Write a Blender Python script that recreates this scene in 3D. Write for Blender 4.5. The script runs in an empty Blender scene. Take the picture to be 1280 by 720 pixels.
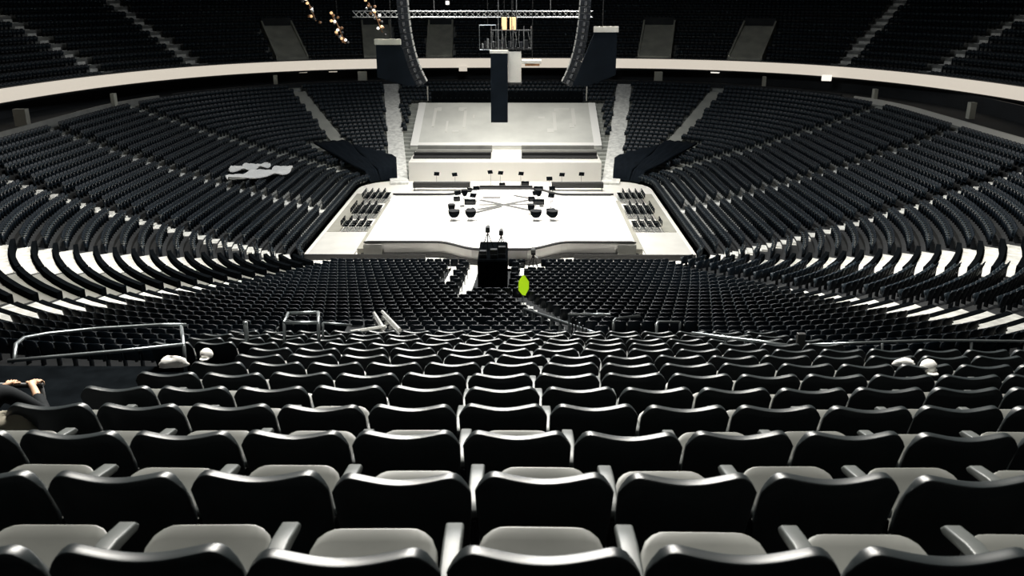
import bpy, bmesh, math, random
import numpy as np
from mathutils import Vector, Matrix
random.seed(7); rng = np.random.RandomState(3)
PI = math.pi; R = math.radians
sc = bpy.context.scene; COL = sc.collection
sc.view_settings.view_transform = 'Standard'; sc.view_settings.look = 'None'
sc.view_settings.gamma = 1; sc.view_settings.use_curve_mapping = False
sc.view_settings.exposure = 0.0
EYE = 17.0; CX = 1.2

# ---------------------------------------------------------------- materials
def mat(name, col, rough=.5, metal=0, noise=0, nscale=8, bump=0, emit=None, estr=0, spec=.5):
    m = bpy.data.materials.new(name); m.use_nodes = True; nt = m.node_tree
    b = nt.nodes['Principled BSDF']; c = (*col, 1)
    b.inputs['Base Color'].default_value = c; b.inputs['Roughness'].default_value = rough
    b.inputs['Metallic'].default_value = metal; b.inputs['Specular IOR Level'].default_value = spec
    if emit:
        b.inputs['Emission Color'].default_value = (*emit, 1); b.inputs['Emission Strength'].default_value = estr
    if noise or bump:
        tc = nt.nodes.new('ShaderNodeTexCoord'); n = nt.nodes.new('ShaderNodeTexNoise')
        n.inputs['Scale'].default_value = nscale; n.inputs['Detail'].default_value = 4
        nt.links.new(tc.outputs['Object'], n.inputs['Vector'])
        if noise:
            r = nt.nodes.new('ShaderNodeMapRange')
            r.inputs['From Min'].default_value = .3; r.inputs['From Max'].default_value = .7
            r.inputs['To Min'].default_value = 1-noise; r.inputs['To Max'].default_value = 1+noise
            mx = nt.nodes.new('ShaderNodeVectorMath'); mx.operation = 'SCALE'
            mx.inputs[0].default_value = col
            nt.links.new(n.outputs['Fac'], r.inputs['Value']); nt.links.new(r.outputs['Result'], mx.inputs['Scale'])
            nt.links.new(mx.outputs['Vector'], b.inputs['Base Color'])
        if bump:
            bp = nt.nodes.new('ShaderNodeBump'); bp.inputs['Strength'].default_value = bump
            bp.inputs['Distance'].default_value = .02
            nt.links.new(n.outputs['Fac'], bp.inputs['Height']); nt.links.new(bp.outputs['Normal'], b.inputs['Normal'])
    return m
M = dict(
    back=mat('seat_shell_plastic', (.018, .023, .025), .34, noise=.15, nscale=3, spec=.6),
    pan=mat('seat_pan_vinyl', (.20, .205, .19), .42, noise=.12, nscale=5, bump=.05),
    arm=mat('armrest_plastic', (.085, .093, .09), .4, noise=.1),
    leg=mat('seat_standard_steel', (.012, .013, .015), .5, .3),
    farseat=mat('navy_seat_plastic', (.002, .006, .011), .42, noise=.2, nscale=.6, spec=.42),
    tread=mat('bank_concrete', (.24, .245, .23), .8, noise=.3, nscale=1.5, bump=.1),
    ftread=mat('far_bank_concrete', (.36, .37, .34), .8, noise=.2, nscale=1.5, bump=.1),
    cable=mat('dark_cable_rubber', (.10, .10, .095), .7),
    ghost=mat('tarp_faded_print', (.76, .75, .70), .5),
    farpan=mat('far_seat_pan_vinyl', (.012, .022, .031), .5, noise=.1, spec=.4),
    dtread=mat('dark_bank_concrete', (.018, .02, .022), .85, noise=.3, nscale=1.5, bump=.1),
    step=mat('pale_concrete', (.74, .74, .70), .7, noise=.25, nscale=2.5, bump=.1),
    aisle=mat('smooth_aisle_concrete', (.42, .42, .37), .7, noise=.12, nscale=.6),
    floor=mat('arena_floor_white', (.80, .78, .73), .45, noise=.04, nscale=.3),
    stage=mat('stage_white_deck', (.9, .88, .84), .4, noise=.02, nscale=.4),
    trim=mat('black_rubber_trim', (.02, .02, .02), .5),
    black=mat('matte_black_cloth', (.004, .005, .006), 1, noise=.3, nscale=4, spec=0),
    drape=mat('navy_black_drape', (.005, .008, .012), .95, noise=.2, nscale=1, spec=.1),
    grey=mat('mid_grey_panel', (.26, .26, .24), .6, noise=.15, nscale=1),
    mat_=mat('pale_floor_covering', (.6, .59, .55), .6, noise=.06, nscale=.8),
    tarp=mat('white_vinyl_tarp', (.66, .66, .61), .5, noise=.12, nscale=.35, bump=.1),
    print_=mat('tarp_pale_print', (.93, .92, .88), .5),
    rib=mat('ribbon_board_face', (.3, .28, .25), .5, emit=(1, .90, .76), estr=.62, noise=.02),
    ribsh=mat('ribbon_board_shell', (.05, .05, .05), .5),
    wall=mat('dark_painted_wall', (.012, .015, .018), .8, noise=.3, nscale=.5),
    conc=mat('vomitory_concrete', (.5, .5, .42), .8, noise=.2, nscale=.8, bump=.1),
    column=mat('column_pale_paint', (.34, .33, .28), .7, noise=.1, nscale=.8),
    rail=mat('rail_galvanised_steel', (.30, .33, .34), .3, .8, noise=.1),
    alu=mat('truss_aluminium', (.45, .46, .46), .35, .8, noise=.2, nscale=6),
    speaker=mat('speaker_cabinet_black', (.012, .014, .017), .45, noise=.2),
    panel=mat('pale_grey_panel', (.62, .6, .54), .5, noise=.04),
    amber=mat('amber_lamp_lens', (.9, .6, .3), .4, emit=(1, .62, .30), estr=.8),
    lens=mat('white_lamp_lens', (.9, .9, .85), .4, emit=(1, .95, .85), estr=1.0),
    yellow=mat('fluorescent_yellow_green', (.75, .88, .06), .5, noise=.06, emit=None),
    white=mat('white_cotton', (.93, .92, .88), .8, noise=.06, bump=.3),
    beige=mat('beige_cotton', (.36, .33, .26), .85, noise=.12, bump=.3),
    skin=mat('skin_tone', (.62, .38, .24), .55, noise=.08, nscale=20),
    hood=mat('black_sweatshirt', (.008, .010, .012), .85, noise=.2, nscale=15, spec=.2),
    hair=mat('dark_hair', (.012, .009, .007), .6, noise=.3, nscale=30),
    trouser=mat('charcoal_trousers', (.02, .021, .024), .8, noise=.2, nscale=15),
    chrome=mat('bright_metal', (.6, .6, .6), .25, .9, noise=.1),
    redwood=mat('warm_brown_wood', (.25, .12, .05), .5, noise=.3, nscale=6),
)
_nt = M['yellow'].node_tree; _b = _nt.nodes['Principled BSDF']; _t = _nt.nodes.new('ShaderNodeBsdfTranslucent'); _t.inputs[0].default_value = (.74, .95, .13, 1)
_m = _nt.nodes.new('ShaderNodeMixShader'); _m.inputs[0].default_value = .8
_nt.links.new(_b.outputs[0], _m.inputs[1]); _nt.links.new(_t.outputs[0], _m.inputs[2]); _nt.links.new(_m.outputs[0], _nt.nodes['Material Output'].inputs[0])
NUM = 'first second third fourth fifth sixth seventh eighth ninth tenth eleventh twelfth thirteenth fourteenth fifteenth sixteenth seventeenth eighteenth nineteenth twentieth'.split()
TENS = {20: 'twenty', 30: 'thirty', 40: 'forty', 50: 'fifty', 60: 'sixty'}
def ordinal(n):
    if n <= 20: return NUM[n-1]
    t, u = divmod(n, 10)
    return (TENS[t*10][:-1]+'ieth') if u == 0 else TENS[t*10]+'-'+NUM[u-1]

# ---------------------------------------------------------------- helpers
def link(name, me, m=None, parent=None):
    o = bpy.data.objects.new(name, me); COL.objects.link(o)
    if m is not None and len(me.materials) == 0: me.materials.append(m)
    if parent: o.parent = parent
    return o
def tag(o, label, cat, group=None, kind=None):
    if label: o['label'] = label
    if cat: o['category'] = cat
    if group: o['group'] = group
    if kind: o['kind'] = kind
    return o
def empty(name, loc=(0, 0, 0), rz=0):
    o = bpy.data.objects.new(name, None); COL.objects.link(o)
    o.location = loc; o.rotation_euler = (0, 0, rz); o.empty_display_size = .1
    return o
def copy_tree(o, parent=None):
    c = o.copy(); COL.objects.link(c); c.parent = parent
    for ch in list(o.children): copy_tree(ch, c)
    return c
class MB:
    def __init__(s): s.v = []; s.f = []
    def add(s, vs, fs):
        n = len(s.v); s.v += [tuple(v) for v in vs]; s.f += [tuple(i+n for i in f) for f in fs]; return s
    def box(s, x0, x1, y0, y1, z0, z1, T=None):
        vs = [(x, y, z) for z in (z0, z1) for x, y in ((x0, y0), (x1, y0), (x1, y1), (x0, y1))]
        if T is not None: vs = [tuple(T @ Vector(v)) for v in vs]
        return s.add(vs, [(3, 2, 1, 0), (4, 5, 6, 7), (0, 1, 5, 4), (1, 2, 6, 5), (2, 3, 7, 6), (3, 0, 4, 7)])
    def tube(s, pts, r, n=8, caps=True):
        pts = [Vector(p) for p in pts]; rs = r if isinstance(r, (list, tuple)) else [r]*len(pts)
        rings = []; up = Vector((0, 0, 1))
        for i, p in enumerate(pts):
            d = (pts[min(i+1, len(pts)-1)]-pts[max(i-1, 0)]).normalized()
            a = d.cross(up)
            if a.length < 1e-3: a = d.cross(Vector((0, 1, 0)))
            a.normalize(); b = a.cross(d).normalized()
            rings.append([p+(a*math.cos(2*PI*k/n)+b*math.sin(2*PI*k/n))*rs[i] for k in range(n)])
        vs = [v for rg in rings for v in rg]
        fs = [(i*n+k, i*n+(k+1) % n, (i+1)*n+(k+1) % n, (i+1)*n+k) for i in range(len(pts)-1) for k in range(n)]
        if caps: fs += [tuple(range(n))[::-1], tuple((len(pts)-1)*n+k for k in range(n))]
        return s.add(vs, fs)
    def prism(s, poly, z0, z1):
        n = len(poly)
        vs = [(x, y, z0) for x, y in poly]+[(x, y, z1) for x, y in poly]
        return s.add(vs, [tuple(range(n))[::-1], tuple(range(n, 2*n))]+[(i, (i+1) % n, n+(i+1) % n, n+i) for i in range(n)])
    def lathe(s, prof, c=(0, 0, 0), n=16):
        vs = [(c[0]+r*math.cos(2*PI*k/n), c[1]+r*math.sin(2*PI*k/n), c[2]+z) for r, z in prof for k in range(n)]
        fs = [(i*n+k, i*n+(k+1) % n, (i+1)*n+(k+1) % n, (i+1)*n+k) for i in range(len(prof)-1) for k in range(n)]
        fs += [tuple(range(n))[::-1], tuple((len(prof)-1)*n+k for k in range(n))]
        return s.add(vs, fs)
    def mesh(s, name, smooth=False):
        me = bpy.data.meshes.new(name); me.from_pydata(s.v, [], s.f); me.update()
        bm = bmesh.new(); bm.from_mesh(me); bmesh.ops.recalc_face_normals(bm, faces=bm.faces); bm.to_mesh(me); bm.free()
        if smooth: me.polygons.foreach_set('use_smooth', [True]*len(me.polygons))
        return me
    def build(s, name, m, parent=None, smooth=False, bevel=0, seg=2, sub=0):
        me = s.mesh(name, smooth); me.materials.append(m)
        if bevel or sub: me = bake(me, bevel, seg, sub, smooth)
        return link(name, me, None, parent)
def bake(me, bevel=0, seg=2, sub=0, smooth=True, extra=None):
    o = bpy.data.objects.new('tmp', me); COL.objects.link(o)
    if extra: extra(o)
    if bevel:
        b = o.modifiers.new('b', 'BEVEL'); b.width = bevel; b.segments = seg; b.limit_method = 'ANGLE'; b.angle_limit = R(40)
    if sub:
        q = o.modifiers.new('s', 'SUBSURF'); q.levels = sub; q.render_levels = sub
    dg = bpy.context.evaluated_depsgraph_get(); dg.update()
    nm = bpy.data.meshes.new_from_object(o.evaluated_get(dg)); nm.name = me.name
    if smooth: nm.polygons.foreach_set('use_smooth', [True]*len(nm.polygons))
    bpy.data.objects.remove(o)
    return nm
def struct(name, mb, m, smooth=False, label=None):
    o = mb.build(name, m, None, smooth); o['kind'] = 'structure'
    if label: o['label'] = label
    return o
def rz(a): return Matrix.Rotation(a, 4, 'Z')
def TM(x, y, z, a=0): return Matrix.Translation((x, y, z)) @ Matrix.Rotation(a, 4, 'Z')

# ---------------------------------------------------------------- seat model
def grid_slab(fn, nu, nv):
    """closed slab: fn(u,v,side) -> point, side 0 back / 1 front"""
    vs = []; fs = []
    for sd in (0, 1):
        for j in range(nv):
            for i in range(nu): vs.append(fn(2*i/(nu-1)-1, j/(nv-1), sd))
    N = nu*nv; id = lambda i, j, s: s*N+j*nu+i
    for j in range(nv-1):
        for i in range(nu-1):
            fs.append((id(i, j, 0), id(i, j+1, 0), id(i+1, j+1, 0), id(i+1, j, 0)))
            fs.append((id(i, j, 1), id(i+1, j, 1), id(i+1, j+1, 1), id(i, j+1, 1)))
    for i in range(nu-1):
        fs.append((id(i, 0, 0), id(i+1, 0, 0), id(i+1, 0, 1), id(i, 0, 1)))
        fs.append((id(i, nv-1, 0), id(i, nv-1, 1), id(i+1, nv-1, 1), id(i+1, nv-1, 0)))
    for j in range(nv-1):
        fs.append((id(0, j, 0), id(0, j, 1), id(0, j+1, 1), id(0, j+1, 0)))
        fs.append((id(nu-1, j, 0), id(nu-1, j+1, 0), id(nu-1, j+1, 1), id(nu-1, j, 1)))
    return vs, fs
def back_fn(u, v, s):
    w = .253*(1-.14*(1-v)**2)
    top = .866-.085*max(0, (abs(u)-.66)/.34)**2.3-.016*math.cos(u*PI*.95)
    z = .30+(top-.30)*v
    y = .15*(1-v)-.02+.020*u*u*(.4+.6*v) - .02*max(0, v-.85)/.15
    th = .030+.022*math.sin(min(1, v*1.1)*PI*.5)
    edge = 1-.45*max(0, (abs(u)-.85)/.15)-.25*max(0, (v-.93)/.07)
    return (w*u, y+(s-.5)*th*edge*1.2, z)
def pan_fn(u, v, s):
    ang = R(28); L = .385
    w = .205*(1-.10*max(0, (v-.8)/.2)**2)
    top = 1-.10*max(0, (abs(u)-.62)/.38)**2.2
    d = L*v*top
    y = .15+d*math.cos(ang); z = .405+d*math.sin(ang)
    dish = .014*(1-u*u)*math.sin(v*PI)
    off = (s-.5)*.05 + dish
    n = (-math.sin(ang), math.cos(ang))      # points up and back towards the backrest
    return (w*u, y-n[0]*off, z-n[1]*off)
def slab_mesh(name, fn, nu, nv, m, sub=1):
    mb = MB(); mb.add(*grid_slab(fn, nu, nv)); me = mb.mesh(name, True); me.materials.append(m)
    return bake(me, .006 if sub else 0, 2, 0, True) if sub else me
SEAT_BACK = slab_mesh('backrest', back_fn, 29, 10, M['back'])
SEAT_PAN = slab_mesh('seat_pan', pan_fn, 15, 9, M['pan'])
def arm_mesh():
    mb = MB()
    prof = [(.07, .655), (.12, .675), (.30, .670), (.43, .645), (.455, .62), (.43, .61), (.30, .63), (.12, .635), (.07, .62)]
    n = len(prof)
    vs = [(-.029, y, z) for y, z in prof]+[(.029, y, z) for y, z in prof]
    mb.add(vs, [tuple(range(n)), tuple(range(n, 2*n))[::-1]]+[(i, n+i, n+(i+1) % n, (i+1) % n) for i in range(n)])
    me = mb.mesh('armrest', True); me.materials.append(M['arm'])
    return bake(me, .008, 3, 0, True)
SEAT_ARM = arm_mesh()
def leg_mesh():
    mb = MB(); mb.box(-.017, .017, .06, .34, .0, .62); mb.box(-.03, .03, .02, .40, 0, .025)
    mb.box(-.25, .017, .14, .19, .33, .38)
    me = mb.mesh('leg', False); me.materials.append(M['leg']); return bake(me, .006, 2, 0, False)
SEAT_LEG = leg_mesh()
def bolt_mesh():
    mb = MB()
    mb.box(-.021, .021, .052, .062, .40, .47)
    me = mb.mesh('hinge_plate'); me.materials.append(M['chrome']); return me
SEAT_BOLT = bolt_mesh()
def make_seat():
    t = empty('arena_seat')
    link('backrest', SEAT_BACK, None, t); p = link('seat_pan', SEAT_PAN, None, t)
    a = link('armrest', SEAT_ARM, None, t); a.location.x = .26
    l = link('leg', SEAT_LEG, None, t); l.location.x = .26
    b = link('hinge_plate', SEAT_BOLT, None, l)
    return t
# ---- far seats: a light mesh repeated by numpy
def low_seat(w=.23):
    mb = MB(); us = (-1, -.6, 0, .6, 1)
    n = len(us); vs = []
    for s in (0, 1):
        for v in (0, 1):
            for u in us: vs.append(((w)*u, .12*(1-v)+.035*u*u+(s-.5)*.05, .30+v*(.55-.05*(abs(u) > .9)-.01*(u == 0))))
    for u in us: vs.append((w*u, .035*u*u, .868-.05*(abs(u) > .9)-.01*(u == 0)))
    I = lambda s, v, i: s*2*n+v*n+i
    fs = []
    for i in range(n-1):
        fs += [(I(0, 0, i), I(0, 1, i), I(0, 1, i+1), I(0, 0, i+1)), (I(1, 0, i), I(1, 0, i+1), I(1, 1, i+1), I(1, 1, i)),
               (I(0, 1, i), 4*n+i, 4*n+i+1, I(0, 1, i+1)), (4*n+i, I(1, 1, i), I(1, 1, i+1), 4*n+i+1)]
    fs += [(I(0, 0, 0), I(1, 0, 0), I(1, 1, 0), I(0, 1, 0)), (I(0, 0, n-1), I(0, 1, n-1), I(1, 1, n-1), I(1, 0, n-1))]
    mb.add(vs, fs)
    a = R(70); L = .36; c_, s_ = math.cos(a), math.sin(a)
    T = Matrix.Translation((0, .15, .40)) @ Matrix.Rotation(a, 4, 'X')
    k = len(mb.f)
    mb.box(-.2, .2, 0, L, -.025, .025, T)
    assert len(mb.f) == k+6
    mb.box(.235, .285, .04, .34, .61, .66); mb.box(.243, .277, .08, .26, 0, .61)
    return np.array(mb.v, dtype=np.float64), mb.f, [0]*k+[1]*6+[2]*6+[0]*(len(mb.f)-k-12)
LOWV, LOWF, LOWM = low_seat()
def mass_mesh(name, mats, pts, V=None, F=None, MI=None):
    """pts rows (x,y,z,angle): facing direction +Y rotated by angle"""
    V = LOWV if V is None else V; F = LOWF if F is None else F; MI = LOWM if MI is None else MI
    pts = np.array(pts); n = len(pts); nv = len(V)
    ca, sa = np.cos(pts[:, 3]), np.sin(pts[:, 3])
    x = V[None, :, 0]*ca[:, None]-V[None, :, 1]*sa[:, None]+pts[:, 0:1]
    y = V[None, :, 0]*sa[:, None]+V[None, :, 1]*ca[:, None]+pts[:, 1:2]
    z = np.repeat(V[None, :, 2], n, 0)+pts[:, 2:3]
    co = np.stack([x, y, z], -1).reshape(-1)
    lt = np.array([len(f) for f in F]); fl = np.concatenate([np.array(f) for f in F])
    loops = (fl[None, :]+(np.arange(n)*nv)[:, None]).reshape(-1)
    tot = np.tile(lt, n); st = np.concatenate([[0], np.cumsum(tot)[:-1]])
    me = bpy.data.meshes.new(name)
    me.vertices.add(n*nv); me.vertices.foreach_set('co', co)
    me.loops.add(len(loops)); me.loops.foreach_set('vertex_index', loops.astype(np.int32))
    me.polygons.add(len(tot)); me.polygons.foreach_set('loop_start', st.astype(np.int32))
    me.polygons.foreach_set('loop_total', tot.astype(np.int32))
    for m in mats: me.materials.append(m)
    me.polygons.foreach_set('material_index', np.tile(np.array(MI), n).astype(np.int32))
    me.update(calc_edges=True); me.validate()
    return me

# ---------------------------------------------------------------- lower bowl
NR = 25
SX, FY, NY = 9.8, 78.0, 57.5
rnd = lambda i: .9*i
def zrow(i): return .20*i+.0029*i*i
def row_pts(d, step=.5, ang=6):
    """clockwise from near centre (x=0) to the left, round the far end and back; d = row index (float).
    returns list of (x,y,inward angle, section)"""
    rx, nyr, fyr = 4+.9*d, 4+1.25*d, 4+.9*d
    P = []
    n = 12
    def seg(a, b, k):
        for q in range(k): P.append((a[0]+(b[0]-a[0])*q/k, a[1]+(b[1]-a[1])*q/k))
    seg((0, NY-nyr), (-SX, NY-nyr), 12)
    for q in range(24):
        t = PI/2*q/24; P.append((-SX-rx*math.sin(t), NY-nyr*math.cos(t)))
    seg((-SX-rx, NY), (-SX-rx, FY), 24)
    for q in range(24):
        t = PI/2*q/24; P.append((-SX-rx*math.cos(t), FY+fyr*math.sin(t)))
    seg((-SX, FY+fyr), (SX, FY+fyr), 16)
    for q in range(24):
        t = PI/2*q/24; P.append((SX+rx*math.sin(t), FY+fyr*math.cos(t)))
    seg((SX+rx, FY), (SX+rx, NY), 24)
    for q in range(24):
        t = PI/2*q/24; P.append((SX+rx*math.cos(t), NY-nyr*math.sin(t)))
    seg((SX, NY-nyr), (0, NY-nyr), 12)
    P.append((0, NY-nyr))
    return P
def tier_mesh(name, curve, zs, i0, i1, m, closed=True):
    """stepped terrace: tread i from offset i to i+1 at height zs(i)"""
    mb = MB(); prev = None; rings = []
    for i in range(i0, i1):
        z = zs(i)
        rings.append([(x, y, z) for x, y in curve(i-.30)]); rings.append([(x, y, z) for x, y in curve(i+.70)])
    n = len(rings[0]); vs = [v for r in rings for v in r]; fs = []
    for a in range(len(rings)-1):
        for k in range(n-1): fs.append((a*n+k, a*n+k+1, (a+1)*n+k+1, (a+1)*n+k))
    me = bpy.data.meshes.new(name); me.from_pydata(vs, [], fs); me.update()
    bm = bmesh.new(); bm.from_mesh(me); bmesh.ops.remove_doubles(bm, verts=bm.verts, dist=1e-4)
    bmesh.ops.recalc_face_normals(bm, faces=bm.faces); bm.to_mesh(me); bm.free()
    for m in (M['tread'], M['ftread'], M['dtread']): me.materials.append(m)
    for p in me.polygons: p.material_index = 1 if p.center.y > 78 else (2 if p.center.y < 61 else 0)  # one concrete: light level put into its colour, far paler, near corners darker
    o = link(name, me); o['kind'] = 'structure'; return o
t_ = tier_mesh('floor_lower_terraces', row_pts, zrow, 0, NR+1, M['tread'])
t_['label'] = 'dark stepped terraces carrying the seats of the lower bowl'

def resample(P, pitch, off=0):
    P = np.array(P); d = np.sqrt((np.diff(P, axis=0)**2).sum(1)); s = np.concatenate([[0], np.cumsum(d)])
    t = np.arange(off+pitch/2, s[-1], pitch)
    x = np.interp(t, s, P[:, 0]); y = np.interp(t, s, P[:, 1])
    e = .05; x2 = np.interp(t+e, s, P[:, 0]); y2 = np.interp(t+e, s, P[:, 1])
    x1 = np.interp(t-e, s, P[:, 0]); y1 = np.interp(t-e, s, P[:, 1])
    tx, ty = x2-x1, y2-y1; L = np.hypot(tx, ty)+1e-9
    return x, y, tx/L, ty/L        # clockwise traversal: inward = right-hand normal rotated
def corner_angle(x, y, i):
    """angle (deg) in the near corner measured from the side towards the near end, or None"""
    if y >= NY or abs(x) <= SX: return None
    return math.degrees(math.atan2((NY-y)/(4+1.25*i), (abs(x)-SX)/(4+.9*i)))
def far_angle(x, y, i):
    if y <= FY or abs(x) <= SX: return None
    return math.degrees(math.atan2(y-FY, abs(x)-SX))
def ser(x, y, ax, ay, bx, by):   # distance of (x,y) from line a-b, sign ignored
    dx, dy = bx-ax, by-ay; L = math.hypot(dx, dy)
    return abs((x-ax)*dy-(y-ay)*dx)/L
def zone(x, y, i):
    """what stands at a place of the lower bowl: 's' seat, 'a' stepped aisle, 'p' smooth ramped aisle, 'c' bare concrete, '' nothing"""
    ax = abs(x); L = x < 0
    ca = corner_angle(x, y, i)
    if ca is not None:
        if L and 31 < ca < 73: return 'w'
        if not L and (31 < ca < 46 or 63 < ca < 73): return 'w'
    if ax > SX+2 and y < FY+6:
        for Y in (55.6, 68.6, 81.8):
            if abs(y-Y-(.04*(ax-14) if Y > 80 else 0)) < .80 and i > 0: return 'a'
    if y > FY:
        if ser(x, y, 9.9*(1 if not L else -1), 80, 13.7*(1 if not L else -1), 103.8) < .95 and y > 80: return 'p'
        if ser(x, y, 15.6*(-1 if L else 1), 86.3, 23.4*(-1 if L else 1), 99.0) < .80 and y > 84 and i > 4: return 'p'
        if ax < 10.6 and i < 19.5: return ''
        if ax < 9.2+.045*i*2 and i < 19.5: return ''
        # blackout cloth over the corner
        if drape_zone(x, y, i): return ''
        if ax < .0: return ''
    if y < NY and ax < SX:
        if -3.3 < x-1*0 < -2.55 and 0 < i < 8 : return 'a'
        if -2.0 < x < -1.15 and i < 12: return 'a'
        if -1.15 <= x < .85 and i < 9.5: return ''
        if 1.25 < x < 1.75 and i < 6: return 'a'
        if 1.6 < x < 2.9 and i < 3: return ''
        if ser(x, y, 1.5, 38.5, 3.9, 24.5) < .55 and i >= 11: return 'a'
        if -7.2 < x < -4.4 and 19.5 < i < 24: return ''
        if 4.2 < x < 7.4 and 19.5 < i < 24: return ''
    return 's'
def drape_zone(x, y, i):
    if i > 10: return False
    ax = abs(x)
    if y < FY or ax < 9.5: return False
    fa = far_angle(x, y, i)
    return fa is not None and 40 < fa < 80 and not (fa > 60 and i > 5.4)
seats = []; aisles = {}
NEAR_IND = []
for i in range(0, NR):
    P = row_pts(i+.22); z = zrow(i)
    x, y, tx, ty = resample(P, .52, off=(.26 if i % 2 else 0))
    for k in range(len(x)):
        zt = zone(x[k], y[k], i)
        if zt == 's':
            # clockwise traversal seen from above starting west: inward normal is to the right
            nx, ny = ty[k], -tx[k]
            ang = math.atan2(ny, nx)-PI/2
            if y[k] < NY and abs(x[k]) < 3.2 and i >= 24: pass
            seats.append((x[k], y[k], z, ang))
cs = np.array(seats)
def inward_check():
    pass
# make sure that seats face the arena
cen = np.array([0, 67.0]); d = cen[None]-cs[:, :2]
f = np.stack([-np.sin(cs[:, 3]), np.cos(cs[:, 3])], 1)
flip = (d*f).sum(1) < 0; cs[flip, 3] += PI
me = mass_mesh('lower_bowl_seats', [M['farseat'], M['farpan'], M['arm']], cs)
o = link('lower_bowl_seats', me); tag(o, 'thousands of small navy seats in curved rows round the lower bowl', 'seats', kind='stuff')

# aisle steps and bare concrete: one object per aisle, made of blocks that follow the rows
def quad_on_row(mb, i, cond, dz0=.0, dz1=.03, a=-.28, b=.68, sub=.25, mb2=None):
    A = row_pts(i+a); B = row_pts(i+b); z = zrow(i)
    A = np.array(A); Bq = np.array(B)
    # common parameter refinement
    k = 5
    def fine(Q): 
        o_ = []
        for q in range(len(Q)-1):
            for t in range(k): o_.append(Q[q]*(1-t/k)+Q[q+1]*(t/k))
        o_.append(Q[-1]); return np.array(o_)
    A = fine(A); Bq = fine(Bq); C_ = (A+Bq)/2
    run = []
    for q in range(len(C_)):
        if cond(C_[q][0], C_[q][1]): run.append(q)
        else:
            if len(run) > 1: strip(mb, A, Bq, run, z+dz0, z+dz1)
            run = []
    if len(run) > 1: strip(mb, A, Bq, run, z+dz0, z+dz1)
def strip(mb, A, B, run, z0, z1):
    n = len(run); vs = []
    for q in run: vs += [(A[q][0], A[q][1], z0), (A[q][0], A[q][1], z1), (B[q][0], B[q][1], z1), (B[q][0], B[q][1], z0)]
    fs = []
    for j in range(n-1):
        for e in range(4): fs.append((j*4+e, j*4+(e+1) % 4, (j+1)*4+(e+1) % 4, (j+1)*4+e))
    fs += [(3, 2, 1, 0), tuple((n-1)*4+e for e in range(4))]
    mb.add(vs, fs)
def fillers(name, region, label, h=.60):  # dark blocks added to stand in for seat rows on these terraces
    mb = MB()
    for i in range(0, NR):
        quad_on_row(mb, i, lambda x, y: region(x, y, i), .03, h, .44, .68)
    return struct(name, mb, M['black'], label=label)
def radial_aisle(name, region, kinds, m, label, i0=0, i1=NR, half=True):
    mb = MB()
    for i in range(i0, i1):
        cond = lambda x, y: region(x, y, i)
        quad_on_row(mb, i, cond, 0, .03)
        if half: quad_on_row(mb, i, cond, .03, (zrow(i+1)-zrow(i))/2+.03, .28, .68)
    if mb.v:
        o = struct(name, mb, m, label=label); return o
for sgn, sd in ((-1, 'left'), (1, 'right')):
    for Y, nm in ((55.6, 'near'), (68.6, 'middle'), (81.8, 'far')):
        radial_aisle('floor_aisle_'+sd, lambda x, y, i: x*sgn > SX+2 and abs(y-Y-(.04*(abs(x)-14) if Y > 80 else 0)) < .60 and i > 0, 'a', M['step'],
                     'pale stepped %s aisle climbing the %s seating bank' % (nm, sd))
    for (a0, a1, nm) in ((31, 46, 'upper'), ((61 if sgn < 0 else 63), 73, 'lower')):
        def rg(x, y, i):
            if x*sgn < 0: return False
            ca = corner_angle(x, y, i); return ca is not None and a0 < ca < a1
        radial_aisle('floor_corner_aisle_'+sd, rg, 'w', M['step'], 'bare pale terraces of the near %s corner' % sd, half=False)
        fillers('trim_corner_divider_'+sd, rg, 'dark low dividers added for seat rows on the bare terraces of the near %s corner' % sd, .60 if nm == 'upper' else .34)
    # smooth far aisles
    for (ax_, ay_, bx_, by_, w, ylo) in ((9.9, 80, 13.7, 103.8, .85, 81), (15.6, 86.3, 23.4, 99.0, .72, 85.5)):
        mb = MB(); dx, dy = bx_-ax_, by_-ay_; L = math.hypot(dx, dy); px, py = dy/L*w, -dx/L*w
        N = 30; vs = []
        for q in range(N+1):
            t = q/N*1.0; X = ax_+dx*t; Y = ay_+dy*t
            # row index at this point on the tier
            if X <= SX: d_ = (Y-FY-4)/.9
            else: d_ = (math.hypot(X-SX, Y-FY)-4)/.9
            z = max(0, zrow(max(0, d_+.3)))+.22
            vs += [((X-px)*sgn, Y-py, z), ((X+px)*sgn, Y+py, z), ((X+px)*sgn, Y+py, z-.5), ((X-px)*sgn, Y-py, z-.5)]
        fs = [(q*4+e, q*4+(e+1) % 4, (q+1)*4+(e+1) % 4, (q+1)*4+e) for q in range(N) for e in range(4)]+[(3, 2, 1, 0), (N*4, N*4+1, N*4+2, N*4+3)]
        mb.add(vs, fs)
        struct('floor_far_aisle_'+sd, mb, M['step'] if ax_ < 12 else M['aisle'], label='smooth pale aisle running up the far %s seating bank' % sd)
def rgm(x, y, i):
    if x > 0: return False
    ca = corner_angle(x, y, i); return ca is not None and 46 <= ca <= 61
radial_aisle('floor_corner_grey_left', rgm, 'c', M['grey'], 'grey middle terraces of the near left corner without seats', half=False)
fillers('trim_corner_divider_left', rgm, 'dark low dividers added for seat rows on the grey terraces of the near left corner')
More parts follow.
